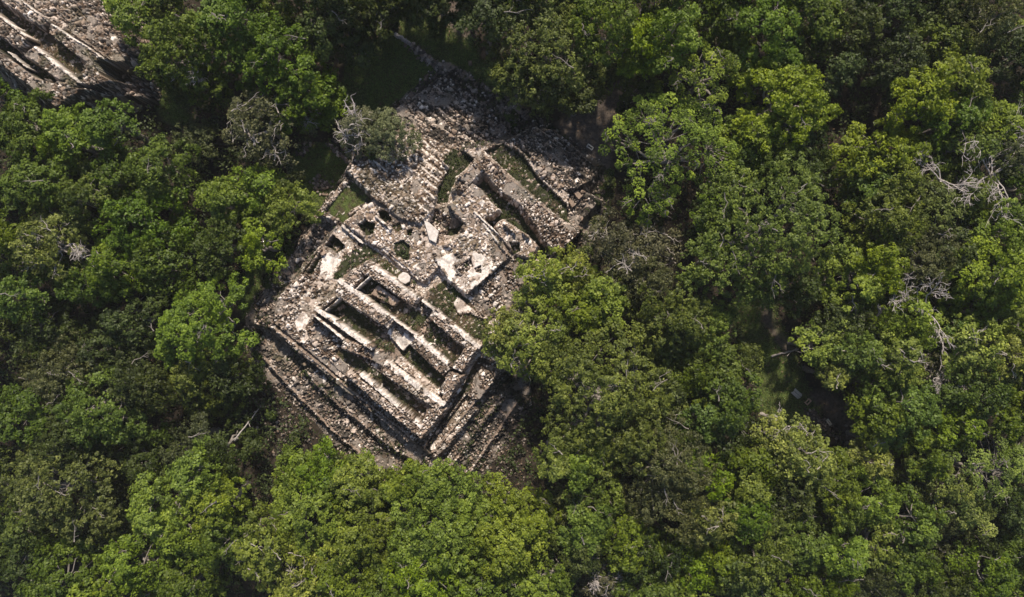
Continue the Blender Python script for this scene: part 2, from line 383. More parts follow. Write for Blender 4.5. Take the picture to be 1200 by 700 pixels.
# great stairway of the upper side
S1 = [(519, 79), (560, 113), (598, 146), (568, 172), (548, 179), (531, 172), (518, 190), (526, 198), (512, 222), (508, 246), (494, 262), (470, 256), (441, 233), (412, 203), (438, 160), (462, 127)]
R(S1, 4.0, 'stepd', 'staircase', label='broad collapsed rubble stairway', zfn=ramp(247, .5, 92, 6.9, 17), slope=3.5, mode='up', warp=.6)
R([(444, 168), (478, 148), (540, 170), (531, 172), (518, 190), (526, 198), (512, 222), (508, 246), (494, 262), (470, 256), (441, 233), (412, 203)], 5.6, 'step', zfn=ramp(247, .5, 92, 6.9, 17), warp=1.)
# rubble plateau at the stair head
R([(441, 233), (470, 222), (505, 246), (500, 262), (500, 276), (520, 292), (520, 308), (496, 330), (478, 318), (452, 296), (432, 284), (404, 262), (424, 247)],
  6.3, 'rubblep', 'rubble_plateau', slope=3, mode='up')
R([(443, 252), (455, 248), (462, 257), (456, 265), (446, 260)], 5.0, 'darkweed', 'sunken_pit', warp=2.5)
R([(421, 262), (430, 257), (441, 264), (438, 274), (426, 277)], 4.9, 'darkweed', 'sunken_pit', warp=2.5)
R([(458, 264), (470, 260), (472, 268), (464, 273)], 5.8, 'weeds')
R([(478, 268), (486, 268), (484, 276), (478, 276)], 5.2, 'darkweed')
R([(459, 287), (474, 282), (484, 292), (478, 304), (464, 302)], 5.9, 'darkweed', 'weedy_hollow', warp=3.)
R(strip((439, 253), (458, 269), 2.5), 6.9, 'band', 'plaster_curb', warp=.2)
R(strip((448, 292), (491, 328), 3.), 6.0, 'band', 'plaster_curb', warp=.2)
R([(431, 300), (445, 297), (489, 334), (510, 356), (560, 398), (566, 404), (562, 407), (508, 364), (491, 350), (431, 308)], PLAT, 'weeds', 'weedy_walk')
R([(500, 342), (528, 326), (548, 348), (572, 376), (566, 400), (540, 388), (512, 362)], PLAT + .1, 'weeds')
R([(470, 335), (492, 332), (505, 345), (500, 356), (488, 346)], PLAT + .1, 'patchy')
# the long rooms: walls first, plaster bands on their upper edges, then floors
WZ = 7.7
R([(418, 312), (431, 306), (491, 349), (509, 362), (564, 406), (556, 414), (541, 437), (524, 470), (493, 515), (480, 506), (440, 470), (404, 440), (366, 404), (358, 384), (370, 360), (398, 328)],
  PLAT + .3, 'rubble', 'room_block', label='raised block holding the long rooms', mode='up', slope=4)
walls = [
 ([(430, 307), (491, 350), (484, 358), (418, 315)], 'wall'), ([(508, 364), (562, 407), (554, 414), (503, 373)], 'wall'),
 ([(396, 328), (461, 375), (455, 385), (392, 345)], 'wall'), ([(486, 393), (529, 431), (519, 440), (478, 402)], 'wall'),
 ([(404, 398), (437, 411), (432, 420), (400, 408)], 'wall'), ([(451, 424), (521, 475), (512, 481), (446, 436)], 'wall'),
 ([(416, 436), (424, 438), (494, 500), (486, 509), (430, 462), (404, 440)], 'wall'),
 ([(545, 409), (557, 411), (541, 436), (528, 430)], 'wall'), ([(526, 436), (542, 441), (523, 472), (512, 462)], 'wall'),
 ([(504, 480), (522, 480), (493, 515), (482, 503)], 'wall'),
 ([(413, 316), (424, 320), (420, 332), (406, 344), (400, 336)], 'wall'), ([(377, 358), (385, 350), (400, 346), (384, 364), (376, 370)], 'wall'),
]
for P, st in walls: R(P, WZ, st, 'room_wall', slope=6, warp=.45)
floors = [
 ([(417, 339), (433, 323), (484, 360), (500, 372), (492, 392), (486, 392), (461, 373)], 6.0 - .6, 'floor'),
 ([(503, 379), (508, 375), (544, 409), (532, 426), (496, 396)], 5.3, 'floor'),
 ([(381, 364), (399, 349), (455, 391), (462, 410), (444, 409)], 5.2, 'floor'),
 ([(468, 411), (481, 403), (524, 443), (512, 462), (480, 436)], 5.3, 'weeds'),
 ([(392, 412), (402, 408), (446, 436), (502, 481), (494, 497), (440, 452), (418, 436)], 5.2, 'floor'),
]
for P, z, st in floors: R(P, z, st, 'room_floor', warp=.5)
R([(472, 372), (486, 362), (499, 372), (490, 388)], 5.5, 'weeds'); R([(420, 346), (434, 326), (444, 333), (434, 346)], 5.2, 'darkweed')
R([(386, 366), (399, 352), (440, 384), (420, 386)], 5.0, 'darkweed'); R([(446, 400), (462, 402), (462, 414), (450, 412)], 5.6, 'weeds')
R([(440, 440), (452, 446), (496, 480), (486, 486)], 5.1, 'weeds'); R([(420, 420), (440, 432), (440, 446), (424, 436)], 5.2, 'weeds')
R([(434, 345), (443, 334), (469, 352), (461, 359)], 6.5, 'bench', 'plaster_bench', warp=.3)
R([(441, 343), (455, 347), (457, 356), (446, 351)], 6.0, 'darkweed')
R([(453, 390), (463, 377), (489, 395), (481, 404), (472, 412)], 6.3, 'plaster', 'plaster_landing', warp=.6)
R([(462, 424), (470, 418), (520, 462), (516, 470)], 6.6, 'patchy', 'wall_footing', warp=.4)
R([(420, 412), (430, 402), (452, 420), (448, 430)], 6.7, 'rubble', warp=.6)
R([(412, 432), (438, 442), (430, 448)], 6.4, 'rubble')
bands = [((431, 308), (491, 351), 4.6), ((494, 352), (509, 364), 3.), ((508, 364), (563, 408), 5.2), ((396, 328), (461, 375), 5.4), ((461, 374), (489, 394), 2.4), ((486, 393), (529, 430), 4.6),
         ((369, 361), (437, 409), 5.6), ((451, 425), (521, 475), 6.2), ((422, 438), (494, 501), 4.6), ((363, 366), (402, 398), 2.)]
for a, b, w in bands: R(strip(a, b, w), WZ + .12, 'band', 'plaster_band', warp=.35)
R(strip((381, 364), (399, 349), 2.2), WZ - .2, 'band', warp=.2); R(strip((417, 339), (433, 324), 2.2), WZ - .2, 'band', warp=.2)
R(strip((541, 435), (528, 428), 2.2), WZ, 'band', warp=.2); R(strip((452, 383), (461, 374), 2), WZ - .3, 'band', warp=.2)
# high central block with its plaster floor
BZ = 7.0
R([(546, 346), (524, 326), (508, 300), (512, 290), (530, 284), (545, 272), (527, 241), (541, 231), (551, 240), (580, 268), (597, 301)], BZ, 'rubblep', 'central_block', label='high central block with a pale plaster floor', slope=3.5, warp=1.0)
R([(545, 343), (527, 326), (512, 306), (518, 298), (534, 296), (558, 296), (578, 304), (575, 318), (556, 336)], BZ + .03, 'plaster', warp=3.5)
R([(541, 318), (543, 308), (552, 303), (555, 312), (548, 319)], BZ - .5, 'rubbled'); R([(557, 314), (564, 311), (564, 320), (558, 319)], BZ - .3, 'rubbled')
R([(496, 262), (510, 284), (532, 292), (516, 304), (502, 300), (490, 276)], 6.3, 'patchy', mode='set')
R(strip((555, 248), (610, 298), 2.2), BZ + .5, 'band', 'plaster_curb', warp=.25); R(strip((566, 262), (596, 300), 2.), BZ + .35, 'band', warp=.25)
R(strip((529, 244), (546, 262), 2.), BZ + .2, 'wall', warp=.3)
# rooms of the upper right
R([(558, 189), (567, 180), (605, 213), (641, 246), (675, 273), (666, 286), (650, 300), (626, 288), (612, 270), (596, 300), (560, 262), (534, 232), (528, 222), (535, 208)], 6.0, 'rubblep', 'upper_platform', mode='up', slope=6)
R([(565, 194), (612, 238), (656, 292), (640, 306), (604, 298), (568, 258), (552, 214)], 4.4, 'darkweed', 'court_floor', warp=.8)
R([(559, 190), (567, 181), (606, 214), (642, 246), (676, 273), (666, 285), (650, 298), (630, 270), (612, 242), (590, 226), (566, 199)], 6.6, 'rubble', 'room_wall', slope=4, warp=1.4)
R(strip((567, 182), (642, 247), 1.4), 6.7, 'kerb', warp=.3)
R([(616, 247), (624, 243), (630, 254), (622, 258)], 6.8, 'wall', slope=4)
R([(557, 189), (567, 198), (555, 213), (543, 224), (531, 224), (536, 208)], 6.9, 'rubble', 'room_wall', slope=4, warp=1.4)
R([(541, 230), (554, 216), (566, 224), (574, 236), (584, 246), (578, 254), (568, 256), (558, 246)], 7.0, 'rubblep', 'fallen_wall', slope=7, warp=1.2)
R([(580, 266), (589, 258), (603, 267), (618, 276), (631, 290), (624, 302), (606, 298), (592, 286)], 7.0, 'rubblep', 'fallen_wall', slope=7, warp=1.2)
R(strip((590, 262), (604, 274), 1.6), 7.9, 'wall', warp=.3); R(strip((612, 272), (620, 279), 1.6), 7.9, 'wall', warp=.3)
R([(596, 284), (608, 284), (610, 294), (602, 298)], 5.8, 'darkweed')
# sunken court left of the block
R([(530, 174), (545, 178), (556, 188), (536, 208), (526, 232), (524, 244), (512, 240), (514, 222), (527, 198), (519, 190)], 4.2, 'darkweed', 'sunken_court', label='deep shaded court with green weeds', warp=.7)
R([(510, 246), (524, 244), (546, 264), (538, 274), (524, 276), (514, 270), (504, 266), (506, 256)], 4.0, 'darkweed', 'sunken_court', warp=2.2)
R([(516, 256), (526, 250), (527, 268), (519, 272)], 4.3, 'weeds')
R([(534, 210), (545, 214), (540, 222), (532, 222)], 6.2, 'rubble', warp=1.)
R([(514, 246), (528, 246), (534, 256), (524, 256)], 5.4, 'rubble', mode='up', slope=1.3, warp=2.); R([(506, 266), (518, 270), (514, 276)], 5.3, 'rubble', mode='up', slope=1.3, warp=2.)
# upper right court and second stairway
R([(568, 178), (590, 168), (612, 182), (632, 210), (664, 240), (674, 268), (641, 244), (604, 211)], 4.4, 'darkweed', 'weedy_court', label='shaded weedy court beside the upper right wall', warp=.8)
R([(574, 180), (598, 182), (620, 208), (600, 202)], 4.42, 'weeds'); R([(640, 232), (656, 238), (662, 256), (648, 248)], 4.42, 'weeds')
S2 = [(612, 158), (630, 146), (648, 151), (701, 196), (692, 212), (676, 222), (660, 226), (640, 206), (616, 180), (598, 168)]
R(S2, 3.0, 'stepd', 'staircase', label='smaller rubble stairway at the upper right', zfn=ramp(279, .5, 233, 5.0, 8), slope=3.5, mode='up', warp=.7)
R([(622, 184), (640, 190), (656, 214), (660, 226), (646, 220), (628, 200)], 5.2, 'rubble')
R([(668, 228), (678, 221), (702, 236), (673, 269), (664, 256)], 3.9, 'rubbled', 'corner_platform', slope=4)
R([(672, 226), (677, 223), (683, 230), (678, 234)], 4.6, 'bench', 'fallen_slab', warp=.2); R([(664, 234), (669, 232), (675, 240), (671, 244)], 4.7, 'bench', 'fallen_slab', warp=.2)
R([(546, 347), (598, 302), (630, 306), (640, 318), (614, 360), (572, 376)], 5.0, 'rubble', 'side_stair', zfn=ramp(100, 6.0, 40, 5.0, 5), warp=1.)
R([(530, 357), (536, 348), (552, 360), (566, 366), (572, 374), (560, 372), (552, 366), (538, 370)], 5.7, 'plaster')
R([(676, 275), (690, 262), (704, 270), (690, 300), (660, 312), (652, 304)], 1.6, 'slope', 'rubble_spill', slope=1.5)
for a, b, z in (((322, 386), (346, 405), 5.3), ((346, 405), (396, 445), 5.3), ((396, 445), (441, 481), 5.3), ((441, 481), (482, 512), 5.3), ((301, 358), (376, 254), 3.1), ((507, 531), (558, 469), 5.3), ((648, 152), (700, 196), .9)):
    R(strip(a, b, 2.4), z, 'kerb', mode='up', warp=.35)
root = bpy.data.objects.new('ruined_temple', None); COL.objects.link(root)
tag(root, 'large roofless pale stone ruin with long parallel rooms and rubble stairways', 'ruin')
F.build(root)

# second ruin, cut by the top left corner
G = Field(-40, -50, 190, 150, .1, 57)
def Q(*a, **k): G.put(*a, **k)
Q([(-38, -48), (140, -48), (150, 20), (176, 62), (184, 104), (158, 128), (70, 136), (0, 90), (-38, 70)], .3, 'slope', 'rubble_apron', slope=.6)
Q([(-38, -48), (130, -48), (146, 34), (160, 62), (150, 110), (110, 122), (66, 128), (0, 80), (-38, 60)], 2.6, 'rubbled', 'lower_terrace', slope=1.5)
Q([(-38, -48), (60, -48), (90, -8), (138, 42), (150, 62), (138, 80), (128, 94), (102, 106), (66, 124), (0, 73), (-38, 45)], 4.4, 'rubbled', 'main_platform', slope=1.7)
Q([(22, -20), (100, -30), (126, 8), (142, 44), (150, 62), (138, 80), (60, 28), (20, -4)], 5.9, 'stepg', 'staircase', label='rubble slope of a stairway above the rooms', zfn=ramp(95, 4.0, 15, 6.2, 10), mode='up', warp=.8, slope=1.5)
for P in ([(-20, -20), (22, 2), (58, 26), (46, 31), (5, 2), (-20, -12)], [(60, 30), (137, 79), (128, 92), (99, 104), (90, 96), (102, 73), (70, 50), (58, 40)],
          [(-20, 8), (0, 19), (33, 45), (22, 56), (0, 42), (-20, 30)], [(40, 55), (99, 101), (92, 104), (70, 94), (46, 76), (28, 64)],
          [(-20, 45), (0, 55), (10, 60), (40, 82), (62, 100), (72, 95), (96, 104), (66, 125), (0, 74), (-20, 60)]):
    Q(P, 7.2, 'wallg', 'room_wall', slope=3.2, warp=.6)
for P, st in (([(-20, 0), (0, 8), (46, 32), (60, 42), (66, 42), (101, 72), (93, 92), (50, 58), (34, 46), (0, 18)], 'floor'), ([(-20, 34), (0, 44), (22, 58), (30, 66), (70, 95), (61, 102), (0, 58), (-20, 44)], 'darkweed')):
    Q(P, 4.9, st, 'room_floor', warp=.6)
Q([(66, 48), (98, 72), (92, 88), (62, 64)], 4.92, 'weeds')
for a, b, w in (((24, 0), (58, 26), 1.5), ((60, 28), (137, 79), 1.8), ((-10, 12), (33, 45), 2.8), ((40, 55), (99, 101), 3.2), ((8, 60), (32, 80), 1.4)):
    Q(strip(a, b, w), 7.35, 'band', 'plaster_band', warp=.4)
Q(strip((84, 38), (140, 78), 1.6), 6.8, 'wall', warp=.4)
Q(strip((104, 108), (170, 112), 5), 4.2, 'rubbled', 'rubble_wall', warp=1.)
Q([(138, 86), (166, 82), (166, 104), (146, 108)], 1.6, 'slope')
root2 = bpy.data.objects.new('small_ruin', None); COL.objects.link(root2)
tag(root2, 'greyer stone ruin with parallel rooms cut off by the upper left corner', 'ruin')
G.build(root2)

# ------------------------------------------------------------------ ground
def axis(c, step, far):
    out = []; x = c; s = step
    while x < far: s *= 1.35; x += s; out.append(x)
    return out
cx = list(np.arange(-96, 96.1, .5)); cy = list(np.arange(-66, 66.1, .5))
gx = np.array([-t for t in axis(96, .5, 2500)][::-1] + cx + axis(96, .5, 2500)); gy = np.array([-t for t in axis(66, .5, 2500)][::-1] + cy + axis(66, .5, 2500))
GX, GY = np.meshgrid(gx, gy)
fade = np.clip((140 - np.abs(GX)) / 40, 0, 1) * np.clip((110 - np.abs(GY)) / 40, 0, 1)
GZ = (.14 * fbm(GX, GY, 7, 5) + .05 * fbm(GX, GY, 1.2, 8)) * fade
LAWNS = [[(412, 60), (470, 36), (520, 82), (462, 128), (430, 150), (395, 120)], [(455, -5), (500, -10), (545, 30), (560, 70), (620, 120), (600, 150), (520, 74), (470, 40)],
         [(345, 185), (385, 165), (425, 200), (412, 206), (374, 256), (345, 250)], [(280, 330), (330, 290), (300, 350), (285, 370)],
         [(850, 360), (905, 355), (930, 420), (960, 480), (940, 520), (900, 500), (880, 400)], [(690, 190), (720, 200), (712, 250), (690, 240)], [(172, 100), (215, 110), (230, 150), (190, 140)]]
PATHS = [[(485, -10), (530, -12), (560, 30), (545, 40), (515, 22)], [(680, 120), (730, 90), (720, 200), (695, 205), (650, 150)], [(890, 360), (902, 360), (925, 415), (916, 420)],
         [(948, 462), (975, 455), (1040, 520), (1060, 560), (1020, 560), (985, 500)]]
lawn = np.full(GX.shape, 9.); path = np.full(GX.shape, 9.)
wx = GX + 1.3 * fbm(GX, GY, 5, 91); wy = GY + 1.3 * fbm(GX, GY, 5, 95)
for P in LAWNS: lawn = np.minimum(lawn, sdf([W(u, v) for u, v in P], wx, wy))
for P in PATHS: path = np.minimum(path, sdf([W(u, v) for u, v in P], wx, wy))
n1 = fbm(GX, GY, 3, 31); n2 = fbm(GX, GY, .9, 41, 2)
base = np.array((.030, .023, .016))[None, None] * (1 + .5 * n1 + .5 * n2)[..., None]
gk = np.clip(.5 + n1 + n2 * .6, 0, 1)[..., None]
grass = np.array((.095, .130, .030)) * gk + np.array((.070, .080, .026)) * (1 - gk)
pathc = np.array((.095, .075, .060))[None, None] * (1 + .35 * n2)[..., None]
lk = np.clip(.5 - lawn, 0, 1)[..., None]; pk = np.clip(.6 - path, 0, 1)[..., None]
gc = base * (1 - lk) + grass * lk; gc = gc * (1 - pk) + pathc * pk
ny, nx = GX.shape; idx = np.arange(ny * nx).reshape(ny, nx)
me = mesh_np('ground', np.stack([GX, GY, GZ], -1).reshape(-1, 3), np.stack([idx[:-1, :-1], idx[:-1, 1:], idx[1:, 1:], idx[1:, :-1]], -1).reshape(-1, 4), 4)
col_attr(me, np.clip(gc, .004, 1).reshape(-1, 3)); tag(link('ground', me, M_GROUND), kind='structure')

# ------------------------------------------------------------------ grass blades, weeds and undergrowth (uncountable)
def blades(P, n, z, h, col, rng, wid=.05, lean=.6):
    """n little blades; P (n,2) positions, z base"""
    a = rng.random(n) * 6.283; hh = h * (.5 + rng.random(n)); w = wid * (.7 + .8 * rng.random(n))
    dx, dy = np.cos(a), np.sin(a); la = rng.random(n) * 6.283; lx, ly = np.cos(la) * lean * hh, np.sin(la) * lean * hh
    p0 = np.stack([P[:, 0] - dx * w, P[:, 1] - dy * w, z], -1); p1 = np.stack([P[:, 0] + dx * w, P[:, 1] + dy * w, z], -1)
    p2 = np.stack([P[:, 0] + lx, P[:, 1] + ly, z + hh], -1)
    co = np.stack([p0, p1, p2], 1).reshape(-1, 3); c = np.asarray(col)[None] * (.6 + .8 * rng.random(n))[:, None]
    c = c + rng.random(n)[:, None] ** 3 * np.array((.05, .035, .01))
    return co, c
rng = np.random.default_rng(5)
cos, cols = [], []
def sprinkle(field, styles, dens, h, col, wid):
    m = np.isin(field.sty, [SNAMES.index(s_) for s_ in styles]) & (field.lab >= 0)
    jj, ii = np.nonzero(m)
    if not len(jj): return
    cell = (field.xs[1] - field.xs[0]) ** 2; n = int(len(jj) * cell * dens); k = rng.integers(0, len(jj), n)
    x = field.X[jj[k], ii[k]]; y = field.Y[jj[k], ii[k]]
    keep = fbm(x, y, 1.8, 123, 3) > rng.random(n) * .9 - .55
    x = x[keep]; y = y[keep]; z = field.Zf[jj[k], ii[k]][keep]
    c_, k_ = blades(np.stack([x, y], -1) + rng.normal(0, .03, (len(x), 2)), len(x), z - .02, h, col, rng, wid)
    cos.append(c_); cols.append(k_)
sprinkle(F, ['grassy'], 130, .13, (.125, .150, .042), .05); sprinkle(F, ['weeds'], 75, .2, (.085, .115, .030), .07); sprinkle(F, ['darkweed', 'floor'], 40, .2, (.040, .050, .018), .08)
sprinkle(G, ['weeds'], 60, .2, (.09, .12, .035), .07); sprinkle(G, ['floor', 'darkweed'], 30, .2, (.06, .08, .022), .07)
sprinkle(F, ['rubbled', 'slope'], 5, .25, (.06, .08, .025), .07)
m = (lawn.ravel() < .3) & (path.ravel() > .2); gi = np.nonzero(m & (np.abs(GX.ravel()) < 90))[0]
n = 60000; k = gi[rng.integers(0, len(gi), n)]
c_, k_ = blades(np.stack([GX.ravel()[k], GY.ravel()[k]], -1) + rng.random((n, 2)) * .5, n, GZ.ravel()[k] - .03, .16, (.055, .085, .022), rng, .07)
cos.append(c_); cols.append(k_ * 2.2)
co = np.concatenate(cos); cc = np.concatenate(cols)
me = mesh_np('grass', co, np.arange(len(co)).reshape(-1, 3), 3); col_attr(me, np.repeat(cc, 3, 0))
tag(link('grass', me, M_BLADE), 'short grass and weeds growing on the lawns and ruin floors', 'grass', kind='stuff')

# ------------------------------------------------------------------ leaves
def leaf_quads(P, Nrm, size, rng, ratio=.6, fold=.18):
    n = len(P)
    Nrm = Nrm / (np.linalg.norm(Nrm, axis=1, keepdims=True) + 1e-9)
    r = rng.normal(size=(n, 3)); t = r - Nrm * (r * Nrm).sum(1, keepdims=True); t /= np.linalg.norm(t, axis=1, keepdims=True) + 1e-9
    b = np.cross(Nrm, t); s = (size * (.65 + .7 * rng.random(n)))[:, None]
    a0 = P - t * s * .5; a2 = P + t * s * .5 - Nrm * s * fold; a1 = P + b * s * ratio * .5 + Nrm * s * fold * .3; a3 = P - b * s * ratio * .5 + Nrm * s * fold * .3
    return np.stack([a0, a1, a2, a3], 1).reshape(-1, 3)
def sph(n, rng, up=0.):
    d = rng.normal(size=(n, 3)); d[:, 2] += up; return d / (np.linalg.norm(d, axis=1, keepdims=True) + 1e-9)
def tube(path, rad, sides=5):
    path = np.asarray(path, float); n = len(path); t = np.gradient(path, axis=0); t /= np.linalg.norm(t, axis=1, keepdims=True) + 1e-9
    ref = np.array((0., 0, 1)) if abs(t[0, 2]) < .8 else np.array((1., 0, 0))
    u = np.cross(t, ref); u /= np.linalg.norm(u, axis=1, keepdims=True) + 1e-9; v = np.cross(t, u)
    a = np.arange(sides) / sides * 2 * np.pi
    co = path[:, None] + np.asarray(rad)[:, None, None] * (u[:, None] * np.cos(a)[None, :, None] + v[:, None] * np.sin(a)[None, :, None])
    co = co.reshape(-1, 3); f = []
    for i in range(n - 1):
        for k in range(sides):
            f.append((i * sides + k, i * sides + (k + 1) % sides, (i + 1) * sides + (k + 1) % sides, (i + 1) * sides + k))
    if sides % 2 == 0 or sides == 5: f.append((0, 1, 2, 3)); b0 = (n - 1) * sides; f.append((b0 + 3, b0 + 2, b0 + 1, b0)); 
    if sides == 5: f.append((0, 3, 4, 4)); f.append((b0, b0 + 3, b0 + 4, b0 + 4))
    return co, f
class Tubes:
    def __init__(s): s.co = []; s.f = []; s.n = 0
    def add(s, path, rad, sides=5):
        c, f = tube(path, rad, sides); f = [q for q in f if len(set(q)) == 4]
        s.co.append(c); s.f.append(np.array(f) + s.n); s.n += len(c)
    def build(s, name, mat, parent):
        if not s.co: return None
        me = mesh_np(name, np.concatenate(s.co), np.concatenate(s.f), 4)
        return link(name, me, mat, parent)
def wig(a, b, n, amp, rng, sag=0.):
    a = np.asarray(a, float); b = np.asarray(b, float); t = np.linspace(0, 1, n)[:, None]
    p = a + (b - a) * t; j = rng.normal(0, amp, (n, 3)) * np.sin(np.pi * t); p = p + j; p[:, 2] += (sag * np.sin(np.pi * t))[:, 0]
    return p
#        colour (linear), lobe radius, lobes per m2, clumps per lobe, clump radius, leaves per clump, leaf size, crown drop, twigs, tint spread, words
SP = {
 'B': dict(c=(0.08, 0.12, 0.009), lr=(1.3, 2.1), ld=.24, nc=15, cr=.60, nl=32, ls=.37, drop=.62, tw=.12, sp=.26, look='mid green clumpy', up=.6),
 'Y': dict(c=(0.163, 0.196, 0.031), lr=(1.1, 1.8), ld=.27, nc=14, cr=.52, nl=26, ls=.35, drop=.6, tw=.45, sp=.30, look='pale yellow-green open', up=.6),
 'V': dict(c=(0.128, 0.179, 0.012), lr=(1.1, 1.7), ld=.30, nc=14, cr=.54, nl=32, ls=.35, drop=.66, tw=.1, sp=.26, look='vivid green clumpy', up=.6),
 'D': dict(c=(0.044, 0.062, 0.008), lr=(1.3, 2.3), ld=.22, nc=14, cr=.60, nl=30, ls=.36, drop=.5, tw=.1, sp=.26, look='dark green dense', up=.5),
 'O': dict(c=(0.098, 0.128, 0.02), lr=(1.5, 2.6), ld=.20, nc=22, cr=.48, nl=25, ls=.32, drop=.55, tw=.18, sp=.34, look='olive green fine-leaved', up=.5),
 'K': dict(c=(0.07, 0.08, 0.022), lr=(1.6, 2.4), ld=.20, nc=24, cr=.45, nl=24, ls=.27, drop=.45, tw=.25, sp=.22, look='dull grey-olive feathery', up=.5),
 'P': dict(c=(0.16, 0.208, 0.032), lr=(.58, .95), ld=.56, nc=58, cr=.12, nl=5, ls=.22, drop=.5, tw=.15, sp=.55, look='green tree of rounded puffs', up=.7, shell=1),
 'H': dict(c=(.062, .085, .014), lr=(.45, .75), ld=1.1, nc=9, cr=.26, nl=14, ls=.26, drop=.4, tw=.1, sp=.3, look='small leafy green', up=.6),
 'S': dict(c=(0.098, 0.098, 0.04), lr=(1.2, 1.9), ld=.24, nc=13, cr=.5, nl=17, ls=.32, drop=.5, tw=.8, sp=.34, look='thin grey-green twiggy', up=.4),
}
